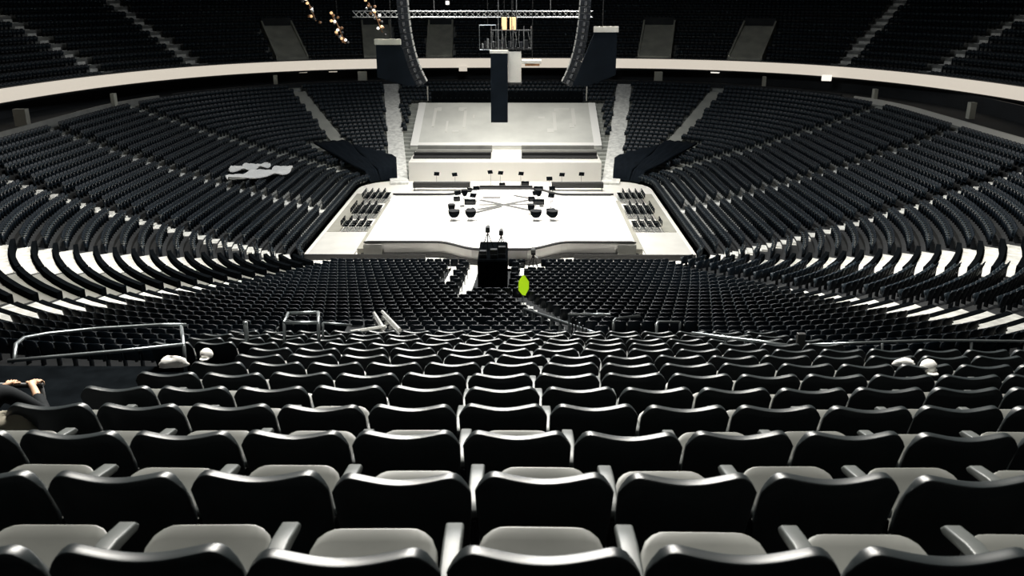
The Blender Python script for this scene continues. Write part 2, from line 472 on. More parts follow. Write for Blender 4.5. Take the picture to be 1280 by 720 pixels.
for nm, fn, i0, i1 in (('floor_aisle_near', lambda x, y, i: y < NY-4 and -3.2 < x < -2.65, 0, 8),
                   ('floor_aisle_near', lambda x, y, i: y < NY-4 and -2.0 < x < -1.2, 0, 12),
                   ('floor_aisle_near', lambda x, y, i: y < NY-4 and 1.25 < x < 1.7, 0, 6),
                   ('floor_aisle_near', lambda x, y, i: y < NY-4 and ser(x, y, 1.5, 38.5, 3.9, 24.5) < .45, 11, NR)):
    radial_aisle(nm, fn, 'a', M['step'], None, i0, i1)

# arena floor
mb = MB(); mb.box(-16, 16, 50, 90, -.3, 0); f_ = struct('floor', mb, M['floor'])
# rim wall and concourse behind the lower bowl
def ringwall(name, d, z0, z1, th, m, cond=lambda x, y: True):
    mb = MB(); A = np.array(row_pts(d)); B = np.array(row_pts(d+th)); run = []
    for q in range(len(A)):
        if cond(*A[q]): run.append(q)
        else:
            if len(run) > 1: strip2(mb, A, B, run, z0, z1)
            run = []
    if len(run) > 1: strip2(mb, A, B, run, z0, z1)
    return struct(name, mb, m)
def strip2(mb, A, B, run, z0, z1): strip(mb, A, B, run, z0, z1)
ZT = zrow(NR)
ringwall('trim_rim_left', NR+.75, ZT, ZT+.5, .22, M['grey'], lambda x, y: x < -10 and 50 < y < 90)
ringwall('trim_rim_right', NR+.75, ZT, ZT+.5, .22, M['panel'], lambda x, y: x > 10 and 50 < y < 90)
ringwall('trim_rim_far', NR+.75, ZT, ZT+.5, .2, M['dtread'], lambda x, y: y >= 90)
ringwall('floor_concourse', NR+.7, ZT-.3, ZT, 14, M['wall'], lambda x, y: y > 30)
# ------------------------------------------------------------- ribbon board and upper deck
def sup(off, t):   # t 0..pi  right to left through the far side; superellipse
    a, b, n = 43.5+off, 54+off, 2.8
    c, s_ = math.cos(t), math.sin(t)
    return (1.2+a*abs(c)**(2/n)*(1 if c >= 0 else -1), 55+b*abs(s_)**(2/n))
def supP(off, n=160, t0=0.0, t1=PI):
    # uniform in arc length
    T = np.linspace(t0, t1, 2000); P = np.array([sup(off, t) for t in T])
    s_ = np.concatenate([[0], np.cumsum(np.hypot(*np.diff(P, axis=0).T))]); q = np.linspace(0, s_[-1], n+1)
    P = np.stack([np.interp(q, s_, P[:, 0]), np.interp(q, s_, P[:, 1])], 1)
    return [(44.7+off, 30.0)]+[tuple(p) for p in P]+[(-42.3-off, 30.0)]
def bandmesh(P, Q, z0, z1, m, name):
    mb = MB(); strip(mb, np.array(P), np.array(Q), list(range(len(P))), z0, z1); return mb
rt = empty('ribbon_board'); tag(rt, 'long glowing cream ribbon board curving round the front of the upper deck', 'led board')
bandmesh(supP(-.05), supP(.1), 8.45, 9.55, None, '').build('lit_face', M['rib'], rt)
bandmesh(supP(.1), supP(.5), 8.35, 9.65, None, '').build('housing', M['ribsh'], rt)
mb = bandmesh(supP(.3), supP(18), 8.2, 8.4, None, ''); struct('ceiling_concourse', mb, M['wall'])
NU = 13; UR = 1.12; UZ = .66
def zup(j): return 9.0+UZ*j
def tier2():
    rings = []
    for j in range(NU):
        a = supP(.5+UR*j-.3+.3); b = supP(.5+UR*(j+1))
        rings.append([(x, y, zup(j)) for x, y in a]); rings.append([(x, y, zup(j)) for x, y in b])
    n = len(rings[0]); mb = MB(); fs = [(a*n+k, a*n+k+1, (a+1)*n+k+1, (a+1)*n+k) for a in range(len(rings)-1) for k in range(n-1)]
    mb.add([v for r in rings for v in r], fs); return struct('floor_upper_terraces', mb, M['tread'])
tier2()
UA = [(-36, 86.8, -43.5, 87.8, .7, 's'), (-33.2, 97.2, -45.0, 103.5, .7, 's'), (35.2, 96.2, 43.5, 104, .7, 's'), (41.2, 88, 48.5, 89.5, .7, 's')]
VO = [(-25.2, 104.8, -30.2, 114, 1.8), (-15.6, 108.0, -17.6, 118.5, 1.7), (-8.4, 108.7, -8.8, 119, 1.5), (17.6, 107.6, 20.0, 118.4, 1.9), (27.6, 104.4, 32.6, 114, 1.9)]
def upper_free(x, y, j):
    for a in UA:
        if ser(x, y, *a[:4]) < a[4]+.25 and math.hypot(x-a[0], y-a[1]) < 22 and (x*a[0] > 0): return 'a'
    for v in VO:
        if ser(x, y, *v[:4]) < v[4]+.35 and j < 6 and (x-v[0])**2+(y-v[1])**2 < 200: return 'v'
    return ''
up = []
upst = {k: MB() for k in range(len(UA))}
for j in range(NU):
    x, y, tx, ty = resample(supP(.5+UR*j+.42), .52)
    for k in range(len(x)):
        fr = upper_free(x[k], y[k], j)
        ang = math.atan2(ty[k], tx[k])     # counter-clockwise traversal, inward = left
        fx, fy = -ty[k], tx[k]
        if (0-x[k])*fx+(60-y[k])*fy < 0: fx, fy = -fx, -fy
        if fr == '': up.append((x[k], y[k], zup(j), math.atan2(fy, fx)-PI/2))
for q, a in enumerate(UA):
    dx, dy = a[2]-a[0], a[3]-a[1]; L = math.hypot(dx, dy); dx /= L; dy /= L; th = math.atan2(dy, dx); mb = MB()
    for j in range(NU):
        # find distance along the aisle where it crosses the row
        best = None
        for s_ in np.arange(-4, 26, .05):
            X, Y = a[0]+dx*s_, a[1]+dy*s_
            off = .5+UR*j+.43
            val = (abs(X-1.2)/(43.5+off))**2.8+(max(0, Y-55)/(54+off))**2.8
            if val >= 1: best = s_; break
        if best is None: continue
        X, Y = a[0]+dx*best, a[1]+dy*best
        mb.box(-.55, .6, -.65, .65, 0, .05, TM(X, Y, zup(j), th)); mb.box(.05, .6, -.65, .65, .05, .35, TM(X, Y, zup(j), th))
    struct('floor_upper_aisle', mb, M['step'], label='pale stepped aisle of the upper deck')
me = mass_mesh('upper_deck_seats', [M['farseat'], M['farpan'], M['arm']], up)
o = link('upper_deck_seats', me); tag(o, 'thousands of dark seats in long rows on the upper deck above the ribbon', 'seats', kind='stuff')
for q, v in enumerate(VO):
    dx, dy = v[2]-v[0], v[3]-v[1]; th = math.atan2(dy, dx); w = v[4]
    mb = MB(); T = TM(v[0], v[1], 0, th)
    # sloping slab flush with the seat tops, side walls and dark mouth at the back
    vs = []
    for (u, z) in ((.4, 9.9), (6.6, 13.3), (6.6, 12.4), (.4, 9.0)):
        vs += [(u, -w, z), (u, w, z)]
    fs = [(0, 1, 3, 2), (2, 3, 5, 4), (4, 5, 7, 6), (6, 7, 1, 0), (0, 2, 4, 6), (1, 7, 5, 3)]
    mb.add([tuple(T @ Vector(p)) for p in vs], fs)
    for s_ in (-1, 1): mb.add([tuple(T @ Vector(p)) for p in [(u, s_*w+e, z) for e in (-.1, .1) for (u, z) in ((.4, 9.0), (.4, 10.1), (6.8, 13.9), (6.8, 11.5))]],
                              [(0, 1, 2, 3), (7, 6, 5, 4), (0, 4, 5, 1), (1, 5, 6, 2), (2, 6, 7, 3), (3, 7, 4, 0)])
    struct('wall_vomitory', mb, M['conc'], label='grey concrete stair mouth cut into the upper deck')
    mb = MB(); mb.box(6.8, 7.6, -w, w, 11.5, 14.2, T); struct('wall_vomitory_back', mb, M['wall'])
# columns below the ribbon
mb = None
for (x, y, w) in ((-39.0, 70.5, 1.0), (-36.6, 82, .35), (-26.5, 101.0, .3), (-17.4, 106, 1.0), (18, 106, .9), (29.0, 100, .3), (36.2, 86.5, .35), (40.2, 75.5, .5)):
    mb = MB(); mb.box(x-w/2, x+w/2, y-.3, y+.3, ZT, 8.2)
    struct('trim_column', mb, M['column'] if abs(y-70.5) < 1 else M['conc'])
# enclosing walls and roof
mb = MB(); mb.box(-62, 62, 126, 127, -1, 34); struct('wall_far', mb, M['wall'])
mb = MB(); mb.box(-62, -61, -12, 126, -1, 34); struct('wall_left', mb, M['wall'])
mb = MB(); mb.box(61, 62, -12, 126, -1, 34); struct('wall_right', mb, M['wall'])
mb = MB(); mb.box(-62, 62, -13, -12, -1, 34); struct('wall_near', mb, M['wall'])
mb = MB(); mb.box(-62, 62, -12, 126, 34, 34.5); struct('ceiling', mb, M['wall'])
mb = MB(); mb.box(-61, 61, -12, 126, -1.3, -.9); struct('floor_basement', mb, M['wall'])
# lounge front wall behind far rows
ringwall('wall_concourse', NR+7.5, ZT, 8.2, .3, M['wall'], lambda x, y: y > 40)

# ---------------------------------------------------------------- far platform, tarp, bars
mb = MB(); mb.box(-9.2, 9.2, 81.7, 89.2, 0, 1.8); struct('wall_far_platform', mb, M['floor'])
def slope_panel(mb, x0a, x1a, x0b, x1b, ya, yb, za, zb, th=.08):
    vs = [(x0a, ya, za), (x1a, ya, za), (x1b, yb, zb), (x0b, yb, zb)]
    vs += [(x, y, z-th) for x, y, z in vs]
    return mb.add(vs, [(0, 1, 2, 3), (7, 6, 5, 4), (0, 4, 5, 1), (1, 5, 6, 2), (2, 6, 7, 3), (3, 7, 4, 0)])
YA, YB, ZA, ZB = 89.1, 98.7, 2.15, 5.4
tp = empty('seat_tarp', (0, 94, 2.2)); tag(tp, 'huge white tarp stretched over the far seats above the stage', 'tarp')
def tpart(name, u0, u1, t0, t1, m, lift=0, th=.06):
    mb = MB(); y0, y1 = YA+(YB-YA)*t0, YA+(YB-YA)*t1; z0, z1 = ZA+(ZB-ZA)*t0, ZA+(ZB-ZA)*t1
    slope_panel(mb, u0, u1, u0*1.0, u1*1.0, y0, y1, z0+lift, z1+lift, th)
    o = mb.build(name, m, tp); o.matrix_parent_inverse = Matrix.Translation((0, -94, -2.2)); return o
tpart('sheet', -9.9, 9.9, 0, 1, M['tarp'], 0, .5)
for s_ in (-1, 1):
    tpart('edge_band', s_*9.1 if s_ > 0 else -9.9, 9.9 if s_ > 0 else -9.1, 0, 1, M['print_'], .02)
tpart('hem', -9.9, 9.9, 0, .07, M['print_'], .025)
# pale ghost print on the tarp: vertical strokes, crown and feet
for (x, w, t0, t1) in ((-7.9, .28, .42, .86), (-7.5, .5, .80, .88), (-6.4, .2, .3, .55), (-4.9, .9, .80, .88), (-4.55, .3, .40, .84), (-5.4, .7, .3, .34), (-3.6, .2, .62, .70),
                       (5.5, .55, .78, .86), (5.2, .35, .34, .76), (4.7, .7, .3, .38), (6.3, 1.2, .82, .87), (7.3, .4, .46, .86), (7.0, .5, .4, .5), (3.8, .7, .62, .66)):
    tpart('print_mark', x-w/2, x+w/2, t0, t1, M['ghost'], .03)
for s_, nm in ((-1, 'left'), (1, 'right')):
    x0, x1 = (-9.0, -1.4) if s_ < 0 else (1.6, 9.0)
    mb = MB(); mb.box(x0, x1, 83.6, 84.9, 1.8, 1.98); mb.box(x0, x1, 84.6, 84.9, 1.98, 2.25)
    tag(mb.build('bench', M['trim'], None, bevel=.03), 'long black bench on the white platform, %s of its centre' % nm, 'bench')
    mb = MB(); mb.box(x0-.1*(s_ < 0), x1+.2*(s_ > 0), 87.3, 88.4, 1.8, 2.0); mb.box(x0, x1, 88.1, 88.4, 2.0, 2.35)
    tag(mb.build('bench', M['grey'], None, bevel=.03), 'long grey bench below the white tarp, %s of its centre' % nm, 'bench')
    mb = MB(); xx = s_*9.0; mb.box(xx-.06, xx+.06, 99.7, 99.8, 5.5, 7.1)
    tag(mb.build('post', M['panel'], None), 'thin white post at the top %s corner of the tarp' % nm, 'post')
mb = MB(); mb.box(-8.6, 8.6, 99.9, 100.2, 5.3, 6.55)
tag(mb.build('banner_rail', M['black'], None), 'long black banner rail behind the top of the white tarp', 'banner')
# black drapes over corner seats
def drape(sgn, nm, f0, f1, d0, d1, col='drape', lab=''):
    mb = MB(); nu_, nv_ = 14, 12; vs = []
    for sft in (0, .18):
        for a in range(nu_+1):
            fa = R(f0+(f1-f0)*a/nu_)
            for b in range(nv_+1):
                dd = d0+(d1(f0+(f1-f0)*a/nu_)-d0)*b/nv_; r = 4+.9*dd
                X = SX+r*math.cos(fa); Y = FY+r*math.sin(fa); z = zrow(max(dd, 0))+1.05+.10*math.sin(a*1.7)*math.sin(b*1.1)
                if b == 0: z = .05 if False else zrow(max(dd, 0))+.2
                vs.append((sgn*X, Y, z-sft))
    N = (nu_+1)*(nv_+1); id = lambda s, a, b: s*N+a*(nv_+1)+b; fs = []
    for a in range(nu_):
        for b in range(nv_):
            fs += [(id(0, a, b), id(0, a+1, b), id(0, a+1, b+1), id(0, a, b+1)), (id(1, a, b), id(1, a, b+1), id(1, a+1, b+1), id(1, a+1, b))]
    for a in range(nu_): fs += [(id(0, a, 0), id(1, a, 0), id(1, a+1, 0), id(0, a+1, 0)), (id(0, a, nv_), id(0, a+1, nv_), id(1, a+1, nv_), id(1, a, nv_))]
    for b in range(nv_): fs += [(id(0, 0, b), id(0, 0, b+1), id(1, 0, b+1), id(1, 0, b)), (id(0, nu_, b), id(1, nu_, b), id(1, nu_, b+1), id(0, nu_, b+1))]
    mb.add(vs, fs); o = mb.build('blackout_cloth', M['drape'], None, True); tag(o, lab, 'cloth'); return o
for sgn, nm in ((-1, 'left'), (1, 'right')):
    drape(sgn, nm, 40, 57, -.2, lambda f: 8.9-.02*(f-40), lab='black cloth over the %s corner seats, the larger sheet farther from centre' % nm)
    drape(sgn, nm, 57.5, 82, -.2, lambda f: 7.4-.16*(f-57), lab='black cloth over the %s corner seats, the smaller sheet nearer the tarp' % nm)
# white sheet over seats on the left bank
def white_sheet(pts, w, lab, seed):
    """a long crumpled sheet laid over the seat tops along a path"""
    P_ = [Vector(p) for p in pts]; mb = MB(); n, m_ = 20, 6; vs = []
    for sft in (0, .05):
        for a in range(n+1):
            t = a/n; f_ = t*(len(P_)-1); q = min(int(f_), len(P_)-2); c = P_[q].lerp(P_[q+1], f_-q)
            d = (P_[q+1]-P_[q]).normalized(); sd = Vector((d.y, -d.x, 0)); sd = sd.normalized()
            if sd.x > 0: sd = -sd      # towards the higher rows
            ww = w*(.25+.75*math.sin(PI*t)**.6)*(1+.25*math.sin(t*17+seed))
            for b in range(m_+1):
                u = b/m_-.5; p = c+sd*u*ww; dd = max(0, (abs(p.x)-SX-4)/.9)
                vs.append((p.x, p.y, zrow(dd)+1.05+.14*math.sin(t*15+b*1.3+seed)-sft))
    N = (n+1)*(m_+1); id = lambda s, a, b: s*N+a*(m_+1)+b; fs = []
    for a in range(n):
        for b in range(m_):
            fs += [(id(0, a, b), id(0, a+1, b), id(0, a+1, b+1), id(0, a, b+1)), (id(1, a, b), id(1, a, b+1), id(1, a+1, b+1), id(1, a+1, b))]
    mb.add(vs, fs); tag(mb.build('dust_sheet', M['white'], None, True), lab, 'sheet')
white_sheet([(-22.0, 68.0, 0), (-20.6, 71.6, 0), (-19.6, 74.2, 0), (-19.0, 76.8, 0)], 1.3, 'long crumpled white sheet over seats on the left bank, the one nearer the floor', 1)
white_sheet([(-22.6, 70.4, 0), (-21.8, 72.8, 0), (-20.7, 75.6, 0)], .9, 'shorter crumpled white sheet over seats on the left bank, the higher one', 4)

# ---------------------------------------------------------------- stage
def smooth(t): t = max(0, min(1, t)); return t*t*(3-2*t)
def outline(dn=0, df=0, ex=0):
    P = []
    N = 40
    for k in range(N+1):
        x = -9.2-ex+(18.4+2*ex)*k/N
        y = 56.6-1.75*(1-smooth((abs(x-.2)-1.6)/2.9))-dn; P.append((x, y))
    for k in range(N+1):
        x = 9.2+ex-(18.4+2*ex)*k/N
        y = 71.2+2.4*(1-smooth((abs(x-.2)-2.2)/2.7))+df; P.append((x, y))
    return P
st = empty('stage', (0, 64, 0)); tag(st, 'big white stage deck with curved front and back in the middle of the floor', 'stage')
def stpart(name, mb, m, **k):
    o = mb.build(name, m, st, **k); o.matrix_parent_inverse = Matrix.Translation((0, -64, 0)); return o
mb = MB(); mb.prism(outline(), .0, .94); stpart('fascia', mb, M['stage'])
mb = MB(); mb.prism(outline(.0, .0, 0), .94, 1.0); stpart('deck', mb, M['stage'])
def rim(dn0, dn1, z0, z1, m, name, side):
    A = outline(dn0, dn0, dn0); B = outline(dn1, dn1, dn1); n = len(A)//2
    idx = range(0, n) if side == 'near' else range(n, 2*n)
    mb = MB(); strip(mb, np.array(A), np.array(B), list(idx), z0, z1); stpart(name, mb, m)
rim(-.22, .06, .96, 1.06, M['trim'], 'front_edge_trim', 'near'); rim(-.22, .06, .96, 1.14, M['trim'], 'back_edge_trim', 'far')
rim(.02, .25, 0, .30, M['trim'], 'base_trim', 'near')
mb = MB(); mb.box(-2.1, 2.5, 73.7, 73.95, .3, 1.25); stpart('back_rail', mb, M['trim'])
for s_ in (-1, 1):
    mb = MB(); mb.box(*sorted((s_*9.2, s_*9.75)), 56.6, 71.2, 0, .55); stpart('side_step', mb, M['column'], bevel=.03)
    mb = MB(); mb.box(*sorted((s_*8.0, s_*9.25)), 56.30, 56.42, .05, .92); stpart('grey_side_panel', mb, M['grey'])
# floor coverings at the side of the stage
for s_, nm in ((-1, 'left'), (1, 'right')):
    mb = MB(); mb.box(*sorted((s_*10.0, s_*13.2)), 56.4, 62.6, 0, .10)
    tag(mb.build('floor_mat', M['mat_'], None, bevel=.02), 'plain pale low platform on the floor at the near %s side of the stage' % nm, 'platform')
    mb = MB(); mb.box(*sorted((s_*12.2, s_*13.2)), 63.0, 76.0, 0, .04)
    tag(mb.build('floor_runner', M['column'], None), 'pale grey runner along the floor between %s seats and stage' % nm, 'runner')
mb = MB(); mb.box(-11, 11, 53.9, 54.3, 0, .95)
# low black barrier in front of the first row each side
for s_, nm in ((-1, 'left'), (1, 'right')):
    mb = MB(); mb.box(*sorted((s_*5, s_*13.2)), 55.7, 55.85, 0, .38)
    tag(mb.build('kerb', M['trim'], None), 'low black kerb along the near %s edge of the floor' % nm, 'kerb')

# folding chairs beside the stage
def chair_proto():
    t = empty('folding_chair')
    mb = MB(); mb.box(-.22, .22, -.20, .24, .43, .47); mb.build('seat', M['black'], t)
    mb = MB(); mb.box(-.22, .22, -.26, -.23, .50, .86); mb.build('backrest', M['black'], t)
    for x in (-.2, .2):
        mb = MB(); mb.tube([(x, .26, 0), (x, -.245, .86)], .013, 6); mb.build('leg', M['rail'], t)
        mb = MB(); mb.tube([(x, -.26, 0), (x, .15, .45)], .013, 6); mb.build('leg', M['rail'], t)
    return t
ch = chair_proto(); first = True
for s_, nm in ((-1, 'left'), (1, 'right')):
    for (y0, rows, x0, nx, bl) in ((63.2, 3, 10.15, 4, 'nearest'), (67.2, 5, 10.15, 4, 'middle'), (72.6, 4, 10.15, 4, 'farthest')):
        for r_ in range(rows):
            for k in range(nx):
                if bl == 'farthest' and k == 0 and r_ == 0: pass
                o = ch if first else copy_tree(ch); first = False
                o.location = (s_*(x0+.55*k+.03)-.0, y0+.62*r_, 0.0); o.rotation_euler = (0, 0, s_*PI/2+random.uniform(-.06, .06))
                pos = ['beside the stage', 'in the middle', 'near the runner', 'by the runner'][k] if nx == 4 else ['beside the stage', 'in the middle', 'near the runner'][k]
                tag(o, 'black folding chair of the %s block %s of the stage' % (bl, nm), 'chair', '%s block of chairs, %s of stage' % (bl, nm))

# instruments and stands on the stage
def drum(x, y, z, r=.36, lab='', name='kettle_drum'):
    t = empty(name, (x, y, z))
    mb = MB(); mb.lathe([(.08, .22), (r*.6, .28), (r*.9, .45), (r, .62), (r, .74)], n=18); mb.build('bowl', M['black'], t, True)
    mb = MB(); mb.lathe([(r*1.05, .74), (r*1.05, .78), (r*.95, .785)], n=18); mb.build('drumhead', M['leg'], t)
    for k in range(3):
        a = 2*PI*k/3; mb = MB(); mb.tube([(r*.3*math.cos(a), r*.3*math.sin(a), .35), (r*1.1*math.cos(a), r*1.1*math.sin(a), 0)], .018, 6); mb.build('leg', M['alu'], t)
    tag(t, lab, 'drum'); return t
def stand(x, y, z, h=1.2, a=0, lab='', desk=True):
    t = empty('music_stand', (x, y, z), a)
    mb = MB(); mb.tube([(0, 0, .1), (0, 0, h)], .015, 6); mb.build('pole', M['trim'], t)
    for k in range(3):
        b = 2*PI*k/3; mb = MB(); mb.tube([(0, 0, .25), (.26*math.cos(b), .26*math.sin(b), .0)], .012, 6); mb.build('leg', M['trim'], t)
    mb = MB(); mb.box(-.25, .25, -.02, .02, 0, .34, TM(0, 0, h-.12) @ Matrix.Rotation(R(-30), 4, 'X')); mb.build('desk', M['black'], t)
    tag(t, lab, 'stand'); return t
def amp(x, y, z, w=.6, h=.45, a=0, lab=''):
    t = empty('amplifier', (x, y, z), a)
    mb = MB(); mb.box(-w/2, w/2, -.2, .2, .04, h); mb.build('cabinet', M['black'], t, bevel=.02)
    mb = MB(); mb.box(-w/2+.04, w/2-.04, -.22, -.2, .1, h-.1); mb.build('grille', M['leg'], t)
    mb = MB(); mb.box(-.1, .1, -.02, .02, h, h+.04); mb.build('handle', M['alu'], t)
    tag(t, lab, 'amplifier'); return t
def stool(x, y, z, lab):
    t = empty('stool', (x, y, z)); mb = MB(); mb.lathe([(.16, .5), (.18, .52), (.18, .56), (.15, .58)]); mb.build('seat', M['trim'], t)
    for k in range(3):
        a = 2*PI*k/3; mb = MB(); mb.tube([(.1*math.cos(a), .1*math.sin(a), .5), (.22*math.cos(a), .22*math.sin(a), 0)], .013, 6); mb.build('leg', M['alu'], t)
    tag(t, lab, 'stool')
for s_, nm, c in ((-1, 'left', -2.9), (1, 'right', 3.2)):
    drum(c-.62, 62.6, 1, .42, 'larger black kettle drum at the outer front of the %s instrument group' % nm if s_ < 0 else 'black kettle drum at inner front of the right instrument group')
    drum(c+.62, 62.6, 1, .40, 'black kettle drum at inner front of the %s instrument group' % nm if s_ < 0 else 'larger black kettle drum at the outer front of the right instrument group')
    drum(c-.95*1, 64.6, 1, .28, 'small drum behind the kettle drums, left side of the %s group' % nm, 'small_drum')
    amp(c+.55, 64.3, 1, .6, .5, .3, 'small black amplifier behind the kettle drums of the %s group' % nm)
    stool(c-.15, 65.0, 1, 'round black stool in the middle of the %s instrument group' % nm)
    stand(c-.55, 66.4, 1, 1.2, .5, 'black music stand midway back in the %s instrument group' % nm)
    stand(c+.6, 66.0, 1, 1.1, -.4, 'black music stand nearest the centre of the %s instrument group' % nm if s_ < 0 else 'black music stand on the outer side of the right instrument group')
    amp(c+.3*s_*-1, 67.8, 1, .9, .4, 0, 'wide black amplifier at the back of the %s instrument group' % nm)
    stand(c+.8, 68.2, 1, 1.2, .2, 'music stand behind the wide amplifier of the %s instrument group' % nm)
    amp(c-.85, 69.0, 1, .5, .35, .2, 'rearmost small amplifier of the %s instrument group' % nm)
    drum(c-.25, 69.8, 1, .26, 'small drum at the very back of the %s instrument group' % nm, 'small_drum')
# grey runners crossing between the groups
for k, (x0, y0, x1, y1, w) in enumerate(((-1.9, 66.0, 2.2, 69.4, .28), (-1.9, 69.4, 2.2, 65.8, .28), (-1.9, 67.6, 2.2, 67.9, .22), (-1.7, 70.2, -.2, 70.2, .3), (.9, 71.0, 2.4, 69.8, .22), (-2.1, 64.9, -.1, 67.0, .22))):
    d = math.atan2(y1-y0, x1-x0); L = math.hypot(x1-x0, y1-y0); mb = MB()
    mb.box(0, L, -w*.8, w*.8, 1.0+.006*k, 1.012+.006*k, TM(x0, y0, 0, d)); 
    tag(mb.build('cable_mat', M['cable'], None), ['grey cable mat running from left group front to right group back', 'grey cable mat running from left group back to right group front',
        'straight grey cable mat between the two instrument groups', 'short grey cable mat behind the left instrument group', 'short grey cable mat behind the right instrument group', 'short slanting grey cable mat beside the left group'][k], 'cable mat')

# people-free clutter at the far edge of the floor: low table row, monitors, stands
for k, (x0, x1, nm) in enumerate(((-8.3, -3.1, 'left'), (4.3, 9.0, 'right'))):
    t = empty('table', ((x0+x1)/2, 77.6, 0)); w = (x1-x0)/2
    mb = MB(); mb.box(-w, w, -.35, .35, .70, .74); mb.build('tabletop', M['trim'], t)
    mb = MB(); mb.box(-w, w, -.36, -.34, .3, .72); mb.build('skirt', M['trim'], t)
    for xx in (-w+.1, w-.1):
        for yy in (-.3, .3): mb = MB(); mb.tube([(xx, yy, 0), (xx, yy, .7)], .02, 6); mb.build('leg', M['trim'], t)
    tag(t, 'long low black table behind the stage, %s of its back rail' % nm, 'table')
for k, (x, y, h, lab) in enumerate(((-6.3, 79.0, 1.2, 'left most music stand in front of the far white wall'), (-4.6, 79.2, 1.1, 'second music stand from left before the far white wall'),
        (-1.3, 79.4, 1.3, 'music stand left of centre before the far white wall'), (-.4, 79.0, 1.3, 'central music stand before the far white wall'),
        (1.5, 79.2, 1.2, 'music stand right of centre before the far white wall'), (5.3, 79.2, 1.1, 'music stand above the left end of the right table'), (7.1, 79.0, 1.2, 'right most music stand in front of the far white wall'))):
    stand(x, y, 0, h, random.uniform(-.6, .6), lab)
amp(-.2, 78.0, 0, .5, .6, .2, 'black amplifier left of centre on the floor behind the stage'); amp(1.9, 78.2, 0, .7, .7, -.1, 'larger black amplifier right of centre on the floor behind the stage')
amp(3.0, 73.0, 1, .8, .35, 0, 'low wedge amplifier at the right end of the back rail'); amp(-2.9, 72.4, 1, .4, .35, 0, 'small wedge amplifier at the left end of the back rail')
stand(3.9, 72.0, 1, 1.2, .1, 'lone music stand on the stage near its right back corner')

# ---------------------------------------------------------------- camera platform before the stage
pt = empty('camera_platform', (-.12, 45.3, zrow(7))); tag(pt, 'black draped camera platform standing in the seats before the stage', 'platform')
mb = MB(); mb.box(-.75, .72, -1.75, 1.75, 2.08, 2.2); mb.build('deck', M['black'], pt)
mb = MB()
for k in range(18):
    x = -.75+1.41*k/17; mb.box(x, x+.06, -1.84-.03*(k % 2), -1.80, .3, 2.16)
mb.box(-.75, .72, -1.82, -1.76, .3, 2.16); mb.build('drape', M['black'], pt)
for x in (-.78, .72):
    mb = MB(); mb.box(x, x+.06, -1.8, 1.75, .1, 2.16); mb.build('side_drape', M['black'], pt)
for x in (-.7, .68):
    mb = MB(); mb.tube([(x, 1.6, -.7), (x, 1.6, 2.1)], .04, 6); mb.build('leg', M['alu'], pt)
def camera_rig(x, y, z, lab, s=1.0):
    t = empty('broadcast_camera', (x, y, z))
    for k in range(3):
        a = 2*PI*k/3+.5; mb = MB(); mb.tube([(0, 0, 1.1*s), (.42*s*math.cos(a), .42*s*math.sin(a), 0)], .03*s, 6); mb.build('leg', M['trim'], t)
    mb = MB(); mb.box(-.14*s, .14*s, -.28*s, .25*s, 1.15*s, 1.45*s); mb.build('camera_body', M['trim'], t, bevel=.02)
    mb = MB(); mb.tube([(0, .25*s, 1.3*s), (0, .75*s, 1.3*s)], .11*s, 10); mb.build('lens', M['grey'], t)
    mb = MB(); mb.box(-.12*s, .12*s, -.5*s, -.46*s, 1.35*s, 1.55*s); mb.box(-.02, .02, -.5*s, -.2*s, 1.4*s, 1.44*s); mb.build('viewfinder', M['grey'], t)
    mb = MB(); mb.tube([(.1*s, -.1*s, 1.2*s), (.3*s, -.7*s, 1.0*s)], .02*s, 6); mb.build('pan_bar', M['alu'], t)
    tag(t, lab, 'camera')
camera_rig(-.42, 45.6, zrow(7)+2.2, 'large broadcast camera on the left of the black draped platform', .85)
camera_rig(.32, 45.2, zrow(7)+2.2, 'large broadcast camera on the right of the black draped platform', .8)
camera_rig(2.2, 52.2, .35, 'smaller tripod camera right of the black draped platform', 1.0)
amp(1.45, 54.2, 0, .5, .5, 0, 'small equipment case between the platform and stage front')
for k, (x, y) in enumerate(((-.62, 44.0), (-.05, 43.95), (.38, 44.1))):
    t = empty('equipment_case', (x, y, zrow(7)+2.2)); mb = MB(); mb.box(-.19, .19, -.15, .15, 0, .38+.1*k); mb.build('case', M['trim'], t, bevel=.02)
    mb = MB(); mb.box(-.195, .195, -.16, -.15, .2, .22); mb.build('metal_edge', M['alu'], t)
    tag(t, '%s of three black cases along the near edge of the camera platform' % ['leftmost', 'middle', 'rightmost'][k], 'case')
# yellow-green flag board
X, Y = 1.35, 38.6; t = empty('marker_flag', (X+.15, Y, zrow(11)))
mb = MB(); mb.tube([(0, .03, 0), (0, .03, 1.0)], .018, 6); mb.build('pole', M['rail'], t)
mb = MB(); pl = [(-.05, 1.95), (-.24, 1.65), (-.25, 1.2), (-.05, .95), (.08, .93), (.24, 1.25), (.25, 1.62), (.05, 1.93)]
mb.add([(x, e, z) for e in (-.004, .004) for x, z in pl], [tuple(range(8)), tuple(range(15, 7, -1))]+[(i, (i+1) % 8, 8+(i+1) % 8, 8+i) for i in range(8)])
mb.build('flag', M['yellow'], t)
tag(t, 'bright yellow green pointed flag standing by the aisle of the near bank', 'flag')

